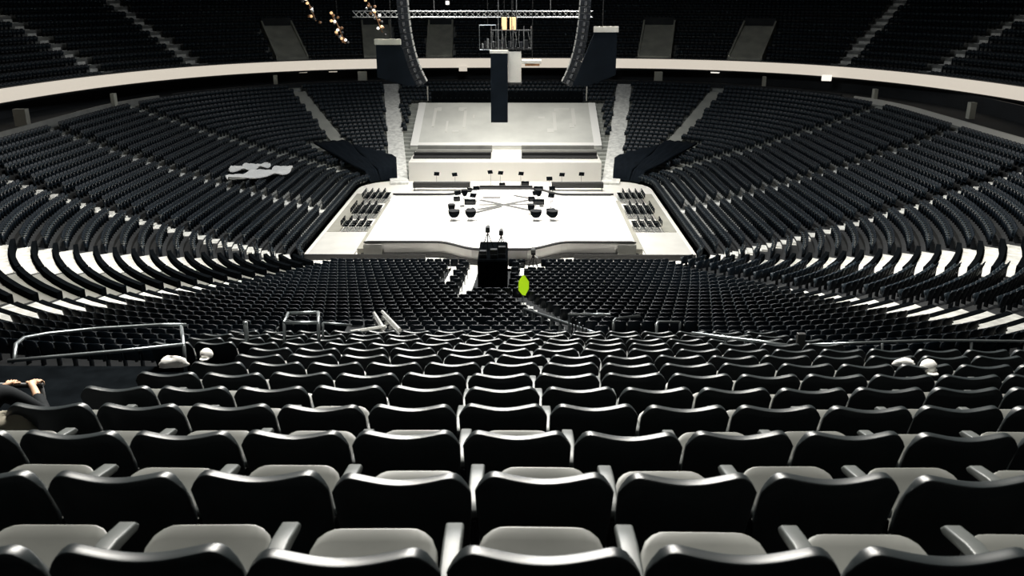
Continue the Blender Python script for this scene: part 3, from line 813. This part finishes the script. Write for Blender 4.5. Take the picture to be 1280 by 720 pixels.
# ---------------------------------------------------------------- hanging rig
def truss(a, b, w, name, lab, m='alu', bays=None):
    a, b = Vector(a), Vector(b); L = (b-a).length; d = (b-a).normalized(); up_ = Vector((0, 0, 1)) if abs(d.z) < .9 else Vector((0, 1, 0))
    s1 = d.cross(up_).normalized()*w/2; s2 = s1.cross(d).normalized()*w/2; t = empty(name, a)
    cs_ = [s1+s2, s1-s2, -s1-s2, -s1+s2]; n = bays or int(L/w)
    mb = MB()
    for c in cs_: mb.tube([c, (b-a)+c], .035, 6)
    mb.build('chord', M[m], t)
    mb = MB()
    for k in range(n):
        p0 = d*L*k/n; p1 = d*L*(k+1)/n
        for q in range(4): mb.tube([p0+cs_[q], p1+cs_[(q+1) % 4]], .02, 4)
    mb.build('lacing', M[m], t); tag(t, lab, 'truss'); return t
truss((-13.0, 78, 15.35), (7.6, 78, 15.35), .5, 'lighting_truss', 'long horizontal aluminium lighting truss hanging above the far side of the stage')
for x in (-6, 4, 7.4):
    mb = MB(); mb.tube([(x, 78, 15.6), (x, 78, 34)], .03, 6); tag(mb.build('hoist_chain', M['alu'], None), 'hoist chain holding the horizontal lighting truss at its %s' % {-6: 'left part', 4: 'right part', 7.4: 'right end'}[x], 'chain')
def line_array(sgn, x, y, z0, nm):
    t = empty('line_array', (x, y, z0)); n = 15; px, pz, ang = 0, 0, 0
    cab = MB(); grl = MB(); tx_, tz_ = 0.0, 0.0
    for k in range(n):
        ang = R(2+ .13*k*k)*1.0
        h = .52
        dxx, dzz = math.sin(ang)*sgn*-1, -math.cos(ang)
        T = Matrix.Translation((tx_, 0, tz_)) @ Matrix.Rotation(-math.atan2(dxx, -dzz), 4, 'Y')
        mb = MB(); mb.box(-.42, .42, -.45, .45, -h+.03, 0, T); c = mb.build('speaker_cabinet', M['speaker'], t, bevel=.03)
        mb = MB(); sx0 = -sgn*.42; mb.box(*sorted((sx0, sx0-sgn*.05)), -.42, .42, -h+.07, -.04, T); mb.build('grille', M['grey'], c)
        mb = MB(); mb.box(-.1, .1, -.50, -.45, -h+.1, -.1, T); mb.build('rigging_plate', M['chrome'], c)
        tx_ += dxx*h; tz_ += dzz*h
    mb = MB()
    for q in (-.45, .45): mb.tube([(q, 0, 0), (q, 0, 34-z0)], .03, 6)
    mb.build('hoist_chain', M['alu'], t)
    tag(t, 'curved hanging column of black loudspeakers on the %s of the stage' % nm, 'loudspeaker')
    return t
line_array(-1, -8.0, 72, 17.6, 'left'); line_array(1, 6.6, 72, 17.6, 'right')
def side_array(x, y, nm, w, zt, zb, sh):
    t = empty('drape_panel', (x, y, zb))
    mb = MB(); H = zt-zb
    vs = [(-w/2, 0, H), (w/2*.55, 0, H), (w/2+sh, 0, 0), (w/2*.3+sh*.5, 0, 0), (-w/2, 0, H*.2)]
    if nm == 'right': vs = [(-vx, vy, vz) for vx, vy, vz in vs]
    n = len(vs); mb.add([(a, -.15, c) for a, b, c in vs]+[(a, .15, c) for a, b, c in vs], [tuple(range(n)), tuple(range(2*n-1, n-1, -1))]+[(i, (i+1) % n, n+(i+1) % n, n+i) for i in range(n)])
    mb.build('cloth', M['drape'], t)
    mb = MB(); mb.box(-w/2-.1, w/2*.6, -.2, .2, H, H+.45); 
    if nm == 'right': mb = MB(); mb.box(-w/2*.6, w/2+.1, -.2, .2, H, H+.45)
    mb.build('header_bar', M['panel'] if nm == 'right' else M['conc'], t)
    mb = MB(); mb.tube([(0, 0, H+.4), (0, 0, 34-zb)], .03, 6); mb.build('hoist_chain', M['trim'], t)
    tag(t, 'big dark drape hanging beside the %s column of loudspeakers' % nm, 'drape')
side_array(-9.3, 74.5, 'left', 2.6, 13.0, 9.7, 1.3); side_array(8.2, 74.5, 'right', 2.4, 14.0, 9.7, 1.2)
# centre hanging panels
t = empty('speaker_tower', (.0, 74, 8.6))
mb = MB(); mb.box(-1.05, .36, -.35, .35, -1.9, 3.75); mb.build('dark_body', M['drape'], t, bevel=.03)
mb = MB(); mb.box(-1.12, .40, -.4, .4, 3.75, 3.98); mb.build('top_cap', M['panel'], t)
mb = MB(); mb.tube([(-.4, 0, 3.98), (-.4, 0, 27)], .03, 6); mb.build('hoist_chain', M['alu'], t)
tag(t, 'tall narrow dark speaker tower hanging in the centre in front of the tarp', 'loudspeaker')
t = empty('hanging_box', (.88, 74.85, 9.9))
mb = MB(); mb.box(-.62, .62, -.4, .4, 0, 2.55); mb.build('body', M['panel'], t, bevel=.04)
mb = MB(); mb.box(-.62, .66, -.45, .45, -.12, 0); mb.build('base', M['trim'], t)
mb = MB(); mb.tube([(.2, 0, 2.5), (.2, 0, 25.8)], .03, 6); mb.build('hoist_chain', M['alu'], t)
tag(t, 'pale grey box hanging right beside the tall dark panel', 'box')
t = empty('projector', (2.4, 73.9, 11.5))
mb = MB(); mb.box(-.9, .75, -.3, .3, 0, .35); mb.build('body', M['panel'], t, bevel=.08)
mb = MB(); mb.box(-.6, .6, -.32, .28, -.15, 0); mb.build('underside', M['redwood'], t)
mb = MB(); mb.tube([(0, 0, .3), (0, 0, 23.9)], .02, 6); mb.build('hoist_chain', M['trim'], t)
tag(t, 'small pale projector hanging at the right of the pale box', 'projector')
# equipment cradle above the panel
t = empty('equipment_cradle', (-.3, 75, 12.6))
mb = MB(); mb.box(-.7, 2.6, -.6, .6, 0, .12); mb.box(-.7, 2.6, -.6, .6, 1.5, 1.56); mb.build('shelf', M['trim'], t)
for k, x in enumerate((-.7, .2, 1.1, 2.0, 2.6)):
    mb = MB(); mb.tube([(x, -.6, 0), (x, -.6, 1.9)], .03, 6); mb.build('upright', M['alu'], t)
for k in range(7):
    mb = MB(); x = -.5+k*.45; mb.box(x-.15, x+.15, -.5, .2, .12, .12+.5+.35*((k*37) % 5)/5); mb.build('electronics_box', M['speaker'] if k % 2 else M['leg'], t, bevel=.02)
for k in range(9):
    mb = MB(); x = -.5+k*.36; mb.tube([(x, -.62, .2), (x+.1*(k % 3-1), -.66, .8), (x-.05, -.6, 1.5)], .02, 5); mb.build('cable', M['alu'], t)
mb = MB(); mb.tube([(1, 0, 1.5), (1, 0, 22.7)], .03, 6); mb.build('hoist_chain', M['trim'], t)
tag(t, 'hanging cradle packed with small dark boxes and cables above the dark panel', 'equipment')
t = empty('equipment_rack', (-1.35, 76.2, 12.5))
mb = MB()
for a, b in (((-.7, 0), (-.7, 2)), ((-.7, 2), (.7, 2)), ((.7, 2), (.7, 0)), ((.7, 0), (-.7, 0))): mb.tube([(a[0], 0, a[1]), (b[0], 0, b[1])], .03, 6)
mb.build('frame', M['rail'], t)
for k in range(5): 
    mb = MB(); mb.box(-.5+.22*k, -.35+.22*k, -.15, .15, .1, .5+.2*(k % 3)); mb.build('electronics_box', M['leg'] if k % 2 else M['alu'], t)
mb = MB(); mb.tube([(0, 0, 2), (0, 0, 22.6)], .02, 6); mb.build('hoist_chain', M['trim'], t)
tag(t, 'square hanging frame with small boxes left above the dark panel', 'frame')
def lamp(x, y, z, lab, m='amber', w=.35, h=.95):
    t = empty('stage_lamp', (x, y, z))
    mb = MB(); mb.box(-w/2, w/2, -.15, .15, 0, h); mb.build('lens', M[m], t, bevel=.04)
    mb = MB(); mb.box(-w/2-.05, w/2+.05, .15, .3, -.05, h+.05); mb.box(-w/2-.04, w/2+.04, -.1, .2, h, h+.1); mb.build('housing', M['trim'], t)
    mb = MB(); mb.tube([(0, .2, h+.05), (0, .2, 34-z)], .02, 6); mb.build('hanger', M['trim'], t)
    tag(t, lab, 'lamp')
lamp(.05, 76, 14.1, 'left one of two warm glowing lamps above the dark central panel', 'amber', .42, 1.05)
lamp(.78, 76, 14.1, 'right one of two warm glowing lamps above the dark central panel', 'amber', .5, 1.05)
def chandelier(x, y, z, n, lab, cat='lamp cluster'):
    t = empty('lamp_cluster', (x, y, z)); rr = random.Random(int(x*10))
    mb = MB(); mb.tube([(-.5, 0, 1.2), (0, 0, .3), (.55, 0, -1.2)], .05, 6); mb.build('arm', M['redwood'], t)
    for k in range(n):
        s_ = k/(n-1); px, pz = -.5+1.05*s_+rr.uniform(-.35, .35), 1.2-2.4*s_+rr.uniform(-.3, .3)
        mb = MB(); mb.lathe([(.03, -.1), (.12, -.06), (.13, .04), (.05, .12)], (px, rr.uniform(-.2, .2), pz), 8)
        mb.build('lamp_head', M[['amber', 'redwood', 'alu', 'lens', 'redwood', 'trim'][k % 6]], t)
    mb = MB(); mb.tube([(0, 0, .3), (0, 0, 34-z)], .02, 6); mb.build('hanger', M['trim'], t)
    tag(t, lab, cat)
chandelier(-13.6, 74, 14.3, 20, 'warm cluster of small hanging lamps left of the loudspeakers, the lower one')
chandelier(-15.9, 74, 16.1, 14, 'warm cluster of small hanging lamps at the top edge, farthest left')
chandelier(-10.8, 76, 15.1, 18, 'dim cluster of lamp heads at the left end of the truss beside loudspeakers')
lamp(-5.0, 80, 16.1, 'small dim greenish lamp at the top edge above the truss', 'lens', .3, .3)
# small bracket lamps under the ribbon
for k, (x, y, px) in enumerate(((-5.5, 108.7, 'left of the central dark panel'), (12.6, 108.4, 'right of the right loudspeakers'), (24.8, 106.2, 'near the right vomitory'), (34.8, 96.5, 'below the bright right bend'),
                     (-24.6, 106.4, 'near the left far corner'), (-21.2, 107.4, 'between left corner and loudspeakers'))):
    t = empty('bracket_lamp', (x, y, 8.05)); a = math.atan2(x, 70)
    mb = MB(); mb.box(-.5, .5, -.35, .1, 0, .62); mb.build('lens', M['lens'] if k in (1, 2, 3) else M['rib'], t, bevel=.05)
    mb = MB(); mb.box(-.2, .2, .1, .8, .2, .34); mb.build('bracket', M['trim'], t)
    t.rotation_euler.z = -a; tag(t, 'small pale lamp box hung under the ribbon board %s' % px, 'lamp')

# ---------------------------------------------------------------- front deck (the bank the photographer stands on)
D0, RUN, DROP0, RISE = 1.91, .85, 1.376, .287
def ztread(k): return EYE-DROP0-RISE*k-.85
def deck_x(k):
    return (-14, 14) if k <= 8 else (-3.6+CX*.5, 3.6+CX*.5)
mb = MB()
for k in range(-2, 13):
    y0 = D0+RUN*k-.30; y1 = y0+RUN; z = ztread(k)
    if k <= 3: xs = [(-12, 14)]
    elif k <= 8: xs = [(CX-3.05-.02*(k-3), 14)]
    else: xs = [(-3.4, 5.2)]
    for x0, x1 in xs: mb.box(x0, x1, y0, y1, z-.7, z)
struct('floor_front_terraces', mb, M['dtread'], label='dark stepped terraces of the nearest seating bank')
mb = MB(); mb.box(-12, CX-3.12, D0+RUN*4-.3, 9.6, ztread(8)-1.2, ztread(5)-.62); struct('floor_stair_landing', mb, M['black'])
mb = MB(); mb.box(-12, 14, 9.55, 9.65, 7.0, ztread(8)); struct('wall_front_bank', mb, M['wall'])
mb = MB(); mb.box(-3.4, 5.2, 12.7, 12.8, 7.0, ztread(12)); struct('wall_front_bank_middle', mb, M['wall'])
proto = make_seat()
offs = [.07, .10, .0, -.08, -.10, -.13, -.05, .05, -.1, .02, .1, -.06, .03]
rowname = lambda k: 'nearest row' if k == 0 else ordinal(k+1)+' nearest row'
used = False; ind = []
th = R(18.8)
def proj(X, Y, Z):
    h = EYE-Z; zc = Y*math.cos(th)+h*math.sin(th); dn = h*math.cos(th)-Y*math.sin(th)
    return 647+1080*(X-CX)/zc, 360+1080*dn/zc
for k in range(0, 13):
    Y = D0+RUN*k; z = ztread(k); half = .6*(Y*.947+2.6)+.9
    xs = [CX+offs[k]+.52*q for q in range(-60, 61)]
    row = []
    for x in xs:
        if abs(x-CX) > half: continue
        if 4 <= k <= 8 and x < CX-3.05+.26: continue
        if k == 3 and x < CX-3.05: continue
        if k > 8 and not (-3.1 < x < 4.95): continue
        row.append(x)
    vis = [x for x in row if -5 < proj(x+.2, Y, z+.83)[0] and proj(x-.2, Y, z+.83)[0] < 1285]
    for x in row:
        o = copy_tree(proto) if used else proto; used = True
        o.location = (x, Y, z); o.rotation_euler = (random.uniform(-.012, .012), 0, random.uniform(-.02, .02))
        if x in vis: n = vis.index(x)+1; lab = 'dark plastic tip-up seat, %s from the left edge in the %s' % (ordinal(n), rowname(k))
        elif x < vis[0]: lab = 'dark plastic tip-up seat just beyond the left end of the %s' % rowname(k)
        else: lab = 'dark plastic tip-up seat just beyond the right end of the %s' % rowname(k)
        tag(o, lab, 'seat', 'tip-up seats of the nearest bank'); ind.append(o)
        for c in o.children:
            if c.name.startswith('seat_pan') and k < 5:
                a = random.uniform(-.14, .04)
                c.location = (0, .15-(.15*math.cos(a)-.40*math.sin(a)), .40-(.15*math.sin(a)+.40*math.cos(a))); c.rotation_euler = (a, 0, 0)
print('front seats', len(ind))

# rails at the edge of the nearest bank
def rail(name, polys, lab, r=.02, posts=(), m='rail', cat='handrail'):
    t = empty(name, polys[0][0]); o0 = Vector(polys[0][0])
    for P in polys:
        mb = MB(); mb.tube([Vector(p)-o0 for p in P], r, 8); mb.build('bar', M[m], t, True)
    for a, b in posts:
        mb = MB(); mb.tube([Vector(a)-o0, Vector(b)-o0], r, 8); mb.build('post', M[m], t, True)
    tag(t, lab, cat); return t
def inv(px, py, Y):      # place on the vertical plane at distance Y
    u = 360-py; f = 1080*math.cos(th)+u*math.sin(th); up_ = u*math.cos(th)-1080*math.sin(th); k = Y/f
    return (CX+(px-647)*k, Y, EYE+up_*k)
def rp(px, py, Y): return inv(px, py, Y)
# left stair guard: near bar, far bar, joined at the left by a bend and at the right by a post
rail('stair_guard_rail', [[rp(8, 453, 8.2), rp(60, 448, 8.3), rp(150, 440, 8.5), rp(229, 432, 8.7)],
                          [rp(16, 452, 8.3), rp(18, 432, 8.6), rp(28, 424, 9.2), rp(60, 418, 9.6), rp(120, 412, 9.8), rp(200, 407, 10), rp(232, 407, 10)],
                          [rp(226, 409, 10), rp(229, 432, 8.7)]],
     'long bent steel guard rail round the stairs at the left edge', .022, [(rp(229, 432, 8.7), rp(232, 466, 8.7))])
rail('guard_rail', [[rp(355, 404, 10.2), rp(398, 404, 10.2)], [rp(360, 392, 11.2), rp(398, 391, 11.2)], [rp(355, 404, 10.2), rp(360, 392, 11.2)], [rp(398, 404, 10.2), rp(398, 391, 11.2)]],
     'small rectangular steel guard rail left of centre at the edge of the bank', .022,
     [(rp(355.5, 404, 10.2), rp(355.5, 436, 10.2)), (rp(398, 404, 10.2), rp(399, 430, 10.2)), (rp(398, 391, 11.2), rp(398, 420, 11.2))])
rail('rail_post', [[rp(304, 405, 10.2), rp(309, 405, 10.2)]], 'lone thick steel post at the bank edge between the two left rails', .03, [(rp(306.5, 404, 10.2), rp(310, 442, 10.2))], cat='post')
rail('guard_rail', [[rp(404, 404, 11), rp(440, 407, 11.2)]], 'short thin rail right of the small rectangular rail', .016, [(rp(404, 404, 11), rp(404, 428, 11))])
rail('guard_rail', [[rp(865, 416, 10.3), rp(905, 421, 10.1), rp(950, 426, 9.9), rp(991, 432, 9.7)], [rp(907, 435, 10.1), rp(960, 439, 9.9)]],
     'sloping steel guard rail right of centre with four short posts', .022,
     [(rp(907, 421, 10.1), rp(907, 437, 10.1)), (rp(932, 424, 10.0), rp(932, 438, 10.0)), (rp(960, 427, 9.9), rp(960, 446, 9.9)), (rp(991, 432, 9.7), rp(991, 450, 9.7))])
mb = MB(); a = rp(994, 415, 9.9); b = rp(1004, 452, 9.9); mb.box(a[0]+.02, b[0]-.02, 9.85, 9.92, b[2], a[2])
tag(mb.build('dark_post', M['trim'], None, bevel=.01), 'thick dark post at the right end of the sloping guard rail', 'post')
rail('guard_rail', [[rp(1010, 430, 9.7), rp(1080, 427, 9.7), rp(1160, 424, 9.8), rp(1280, 425, 9.8), rp(1330, 426, 9.8)]],
     'long thin steel rail near the right edge behind the eighth row', .016, [(rp(1102, 428, 9.7), rp(1102, 455, 9.7)), (rp(1213, 425, 9.8), rp(1213, 452, 9.8))])
rail('guard_rail', [[rp(821, 405, 13.0), rp(823, 402, 13.4), rp(850, 402, 13.4)]], 'short steel rail with one post just left of the sloping guard rail', .022, [(rp(821, 405, 13), rp(821, 432, 13)), (rp(850, 402, 13.4), rp(850, 416, 13.4))])
# balustrade of upright slats and rail of the diagonal aisle on the far side of the walkway
ps = []; A0, A1 = Vector(inv(712, 393, 24.5)), Vector(inv(763, 393, 22.0))
t = empty('balustrade', A0); d = A1-A0
for k in range(12):
    p = d*k/11; mb = MB(); mb.box(p.x-.02, p.x+.02, p.y-.02, p.y+.02, -.62, 0); mb.build('baluster', M['rail'] if k % 3 == 0 else M['leg'], t)
mb = MB(); mb.tube([(0, 0, 0), d], .035, 8); mb.build('top_bar', M['rail'], t, True)
tag(t, 'black slatted balustrade with pale top bar right of the diagonal aisle', 'balustrade')
rail('guard_rail', [[inv(767, 402, 21.5), inv(770, 398, 22), inv(800, 394, 22.5)]], 'single bent rail at the right end of the slatted balustrade', .035, [(inv(767, 402, 21.5), inv(767, 425, 21.5))])
def on_tier(px, py, lift=0):
    # step along the view ray until it meets the near bank
    u = 360-py; f = 1080*math.cos(th)+u*math.sin(th); up_ = u*math.cos(th)-1080*math.sin(th)
    Y = 20
    while Y < 55:
        z = EYE+up_/f*Y; i = (NY-4-Y)/1.25
        if i < 0 or z <= zrow(i)+lift: break
        Y += .05
    return inv(px, py, Y)
P = []
for q in range(9):
    t_ = q/8; P.append(on_tier(656+90*t_, 386+31*t_, 1.0))
rail('aisle_rail', [P], 'long pale handrail beside the diagonal aisle right of centre', .06, [(p, (p[0], p[1], p[2]-.95)) for p in P[::1]])
# vomitory of the near bank, left: dark box with two pale slanting cheeks
a, b = on_tier(442, 398, .8), on_tier(470, 398, .8)
mb = MB(); mb.box(a[0]-.1, b[0]+.1, a[1]-3.2, a[1], a[2]-2.2, a[2]-.05); struct('wall_vomitory', mb, M['wall'])
for (x0, y0, x1, y1) in ((468, 392, 480, 411), (478, 390, 500, 413), (438, 416, 482, 409)):
    p, q = Vector(on_tier(x0, y0, .95)), Vector(on_tier(x1, y1, .95)); mb = MB(); mb.tube([p, (p+q)/2, q], .07, 6)
    mb.tube([p-Vector((0, 0, .25)), q-Vector((0, 0, .25))], .09, 6)
    o = mb.build('trim_stair_cheek', M['step']); o['kind'] = 'structure'

# loose white things on seat backs
def cloth_lump(x, y, z, w, d, h, m, name, lab, cat, seed):
    r_ = random.Random(seed); n, k_ = 16, 8; mb = MB(); vs = []; fs = []
    for a in range(k_+1):
        t = a/k_; rad = math.cos(t*PI/2)**.7
        for b in range(n):
            f_ = 2*PI*b/n; rr = rad*(1+.14*math.sin(3*f_+seed)+.08*math.sin(5*f_+2*a))
            vs.append((w/2*rr*math.cos(f_), d/2*rr*math.sin(f_), h*math.sin(t*PI/2)*(1+.12*math.sin(2*f_+seed))))
    for a in range(k_):
        for b in range(n): fs.append((a*n+b, a*n+(b+1) % n, (a+1)*n+(b+1) % n, (a+1)*n+b))
    fs.append(tuple(range(n))[::-1]); mb.add(vs, fs); o = mb.build(name, m, None, True); o.location = (x, y, z)
    if cat: tag(o, lab, cat)
    return o
def seat_top(k): return EYE-DROP0-RISE*k-.008
def on_row(px, k): 
    Y = D0+RUN*k; zc = Y*math.cos(th)+(EYE-seat_top(k))*math.sin(th); return CX+(px-647)/1080*zc, Y, seat_top(k)
x, y, z = on_row(216, 6); cloth_lump(x, y, z-.012, .25, .13, .085, M['white'], 'white_cloth', 'crumpled white cloth on the seat top beside the left guard rail post', 'cloth', 2)
x, y, z = on_row(1133, 6); cloth_lump(x, y+.05, z-.012, .2, .1, .06, M['white'], 'white_cloth', 'flat white cloth on a seat top near the right edge', 'cloth', 5)
def cap(px, k, s, lab, dz=0, dy=0):
    x, y, z = on_row(px, k); t = empty('baseball_cap', (x, y+dy, z+dz-.01))
    mb = MB(); mb.lathe([(.09*s, 0), (.10*s, .03*s), (.085*s, .09*s), (.05*s, .125*s), (.01*s, .135*s)], n=16); mb.build('crown', M['white'], t, True)
    mb = MB(); mb.prism([(-.07*s, -.07*s), (.07*s, -.07*s), (.055*s, -.15*s), (0, -.17*s), (-.055*s, -.15*s)], 0, .012); mb.build('brim', M['white'], t)
    tag(t, lab, 'cap')
cap(1160, 6, .75, 'round white cap at the row end near the right edge', -.03)
cap(258, 7, .65, 'small white cap on a seat top left of centre')
# beige jacket on the second last seat, left edge
x, y, z = on_row(12, 3); t = cloth_lump(x-.02, y, z-.16, .26, .2, .12, M['beige'], 'folded_jacket', 'beige jacket bundled on the seat row at the left edge', 'jacket', 8)

# ---------------------------------------------------------------- person leaning on the rail, mostly beyond the left edge
def skin_mesh(name, joints, edges, m, sub=2, root=0):
    me = bpy.data.meshes.new(name); me.from_pydata([j[:3] for j in joints], edges, []); me.update()
    def ex(o):
        md = o.modifiers.new('k', 'SKIN'); md.use_smooth_shade = True
        sk = o.data.skin_vertices[0].data
        for i_, j in enumerate(joints): sk[i_].radius = (j[3], j[4] if len(j) > 4 else j[3]); sk[i_].use_root = (i_ == root)
    nm = bake(me, 0, 2, sub, True, ex)
    nm.materials.clear(); nm.materials.append(m); return nm
HR = Vector(inv(38, 481, 6.08)); HL = Vector(inv(9, 482, 6.08))   # the two hands
ER = Vector(inv(60, 520, 5.80)); ER.x -= .03
zt_ = HR.z-.03
SHR = Vector((CX-3.70, 5.62, HR.z+.16)); SHL = Vector((CX-4.06, 5.58, HR.z+.16)); NK = Vector((CX-3.89, 5.62, HR.z+.22))
HD = Vector((CX-3.93, 5.72, HR.z+.38)); CH = Vector((CX-3.88, 5.50, HR.z+.02)); WA = Vector((CX-3.88, 5.32, HR.z-.26)); PV = Vector((CX-3.88, 5.22, HR.z-.42))
EL = Vector((CX-4.22, 5.80, HR.z-.12)); WR_ = ER.lerp(HR, .86); WL = EL.lerp(HL, .86)
fz = HR.z-1.42
pe = empty('person', (PV.x, PV.y, fz))
def L_(v): v = Vector(v)-Vector((PV.x, PV.y, fz)); return tuple(v)
J = [(*L_(PV), .13, .11), (*L_(WA), .14, .11), (*L_(CH), .16, .12), (*L_(NK), .06), (*L_(NK.lerp(HD, .5)), .055), (*L_(HD), .085, .10),
     (*L_(HD+Vector((0, .02, .08))), .075, .085),
     (*L_(SHR), .06), (*L_(ER), .042), (*L_(WR_), .028), (*L_(SHL), .06), (*L_(EL), .042), (*L_(WL), .028)]
E_ = [(0, 1), (1, 2), (2, 3), (3, 4), (4, 5), (5, 6), (2, 7), (7, 8), (8, 9), (2, 10), (10, 11), (11, 12)]
def hand(W, H, sgn):
    d = (H-W).normalized(); fwd = Vector((0.15*sgn, .95, -.12)).normalized(); pc = H
    idx = len(J); 
    J.append((*L_(H-fwd*.01), .036, .022)); wi = 9 if sgn > 0 else 12; E_.append((wi, idx))
    J.append((*L_(H+fwd*.045), .038, .018)); E_.append((idx, idx+1))
hand(WR_, HR, 1); hand(WL, HL, -1)
# legs
for s_ in (1, -1):
    h0 = PV+Vector((.10*s_, 0, -.06)); kn = PV+Vector((.13*s_, .20, -.50)); an = Vector((PV.x+.13*s_, PV.y+.02, fz+.09)); toe = an+Vector((.02*s_, .17, -.05))
    b0 = len(J); J += [(*L_(h0), .095), (*L_(kn), .062), (*L_(an), .042), (*L_(toe), .035, .025)]; E_ += [(0, b0), (b0, b0+1), (b0+1, b0+2), (b0+2, b0+3)]
body_me = skin_mesh('body', J, E_, M['skin'])
# fingers, nose and ears joined into the same body mesh
bm = bmesh.new(); bm.from_mesh(body_me)
def addmesh(me2):
    bm.from_mesh(me2)
for sgn, H in ((1, HR), (-1, HL)):
    fwd = Vector((.15*sgn, .95, -.12)).normalized(); side = Vector((1, -.15*sgn, 0)).normalized()
    for q, (off, ln) in enumerate(((-.030, .070), (-.010, .080), (.011, .075), (.031, .058))):
        p0 = H+fwd*.05+side*off; p1 = p0+fwd*ln*.35+Vector((0, 0, .006)); p2 = p1+fwd*ln*.3+Vector((0, 0, -.018)); p3 = p2+fwd*ln*.1+Vector((0, 0, -.03))
        addmesh(skin_mesh('f', [(*L_(p0-fwd*.02), .0095), (*L_(p1), .0092), (*L_(p2), .0085), (*L_(p3), .007)], [(0, 1), (1, 2), (2, 3)], M['skin'], 1))
    tb = H-side*sgn*.030; t1 = tb-side*sgn*.028+fwd*.022; t2 = t1-side*sgn*.006+fwd*.035-Vector((0, 0, .012))
    addmesh(skin_mesh('f', [(*L_(tb), .013), (*L_(t1), .0115), (*L_(t2), .009)], [(0, 1), (1, 2)], M['skin'], 1))
for s_ in (-1, 1):
    mbx = MB(); mbx.lathe([(.006, -.03), (.018, -.02), (.02, .01), (.008, .03)], L_(HD+Vector((.088*s_, -.01, .02))), 8); addmesh(mbx.mesh('e'))
mbx = MB(); mbx.lathe([(.016, -.03), (.012, 0), (.005, .03)], L_(HD+Vector((0, .105, .0))), 8); addmesh(mbx.mesh('n'))
bm.to_mesh(body_me); bm.free(); body_me.polygons.foreach_set('use_smooth', [True]*len(body_me.polygons))
link('body', body_me, None, pe)
tp_ = [(*L_(PV+Vector((0, 0, .04))), .15, .13), (*L_(WA), .16, .13), (*L_(CH), .18, .14), (*L_(NK), .085), (*L_(SHR), .078), (*L_(ER), .060), (*L_(ER.lerp(HR, .62)), .048), (*L_(SHL), .078), (*L_(EL), .060), (*L_(EL.lerp(HL, .62)), .048)]
link('sweatshirt', skin_mesh('sweatshirt', tp_, [(0, 1), (1, 2), (2, 3), (2, 4), (4, 5), (5, 6), (2, 7), (7, 8), (8, 9)], M['hood']), None, pe)
tr = [(*L_(PV), .145, .125)]; te = []
for s_ in (1, -1):
    h0 = PV+Vector((.10*s_, 0, -.06)); kn = PV+Vector((.13*s_, .20, -.50)); an = Vector((PV.x+.13*s_, PV.y+.02, fz+.14))
    b0 = len(tr); tr += [(*L_(h0), .108), (*L_(kn), .075), (*L_(an), .06)]; te += [(0, b0), (b0, b0+1), (b0+1, b0+2)]
link('trousers', skin_mesh('trousers', tr, te, M['trouser']), None, pe)
for s_ in (1, -1):
    mb = MB(); q = L_(Vector((PV.x+.13*s_, PV.y+.10, fz+.0))); mb.box(q[0]-.05, q[0]+.05, q[1]-.14, q[1]+.16, 0, .09); mb.build('shoe', M['trim'], pe, True, bevel=.03)
mb = MB(); c = L_(HD+Vector((0, -.02, .05)))
mb.lathe([(.10, -.06), (.112, .0), (.108, .06), (.08, .11), (.03, .13)], c, 16); mb.build('hair', M['hair'], pe, True)
tag(pe, 'person in a black sweatshirt at the left edge leaning forward with both hands out', 'person')
# the rail those hands rest on
y_ = HR.y+.06; z_ = HR.z-.045
rail('stair_guard_rail', [[(CX-5.2, y_, z_), (HR.x+.05, y_, z_)]], 'short dark rail under the two hands at the left edge', .022, [((HR.x+.03, y_, z_), (HR.x+.03, y_, z_-.95)), ((CX-4.6, y_, z_), (CX-4.6, y_, z_-.95))], m='trim')
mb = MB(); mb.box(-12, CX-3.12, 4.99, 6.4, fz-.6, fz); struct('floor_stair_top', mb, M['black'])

# ---------------------------------------------------------------- lights
def area(x, y, z, tx_, ty_, tz_, P, sx, sy, col=(1, .96, .88), spread=180):
    l = bpy.data.lights.new('unseen_light', 'AREA'); l.energy = P; l.shape = 'RECTANGLE'; l.size = sx; l.size_y = sy; l.color = col; l.spread = R(spread)
    o = bpy.data.objects.new('unseen_light', l); COL.objects.link(o); o.location = (x, y, z)
    o.rotation_euler = (Vector((tx_, ty_, tz_))-Vector((x, y, z))).to_track_quat('-Z', 'Y').to_euler(); return o
for x in (-7, 7):
    for y in (60, 74): area(x, y, 27, x*.6, y, 0, 1300, 3, 3, spread=70)
area(0, 84, 27, 0, 88, 1, 1300, 8, 3, spread=80)
area(0, 62, 30, 0, 61, 0, 5600, 14, 14, (.92, .96, 1))
for x in (-14, 14): area(x, 42, 30, x*1.6, 44, 2, 3200, 5, 3, spread=90)  # unseen pair added to brighten the near corner terraces
area(0, 14, 29, 0, 7, 13, 3200, 9, 3, (1, .97, .9), 120)
area(0, 52, 31, 0, 34, 4, 3200, 16, 3, (1, .98, .93), 90)  # unseen lamp added to lift the seat tops of the near bank
area(0, 26, 29, 0, 12, 12, 2600, 9, 3, (1, .97, .9), 120)
area(0, 100, 31, 0, 25, 6, 3500, 34, 3, (.95, .98, 1), 150)
w = bpy.data.worlds.new('World'); sc.world = w; w.use_nodes = True
w.node_tree.nodes['Background'].inputs[0].default_value = (.5, .75, 1, 1); w.node_tree.nodes['Background'].inputs[1].default_value = .02

# ---------------------------------------------------------------- camera
cam = bpy.data.cameras.new('Camera'); co = bpy.data.objects.new('Camera', cam); COL.objects.link(co)
cam.sensor_width = 36; cam.lens = 36*1080/1280; cam.clip_end = 400; cam.clip_start = .05
co.location = (CX, 0, EYE); co.rotation_euler = (PI/2-th, 0, math.atan(7/1080)*1.0)
cam.dof.use_dof = True; cam.dof.focus_distance = 18; cam.dof.aperture_fstop = 5.0
sc.camera = co
sc.cycles.use_denoising = True
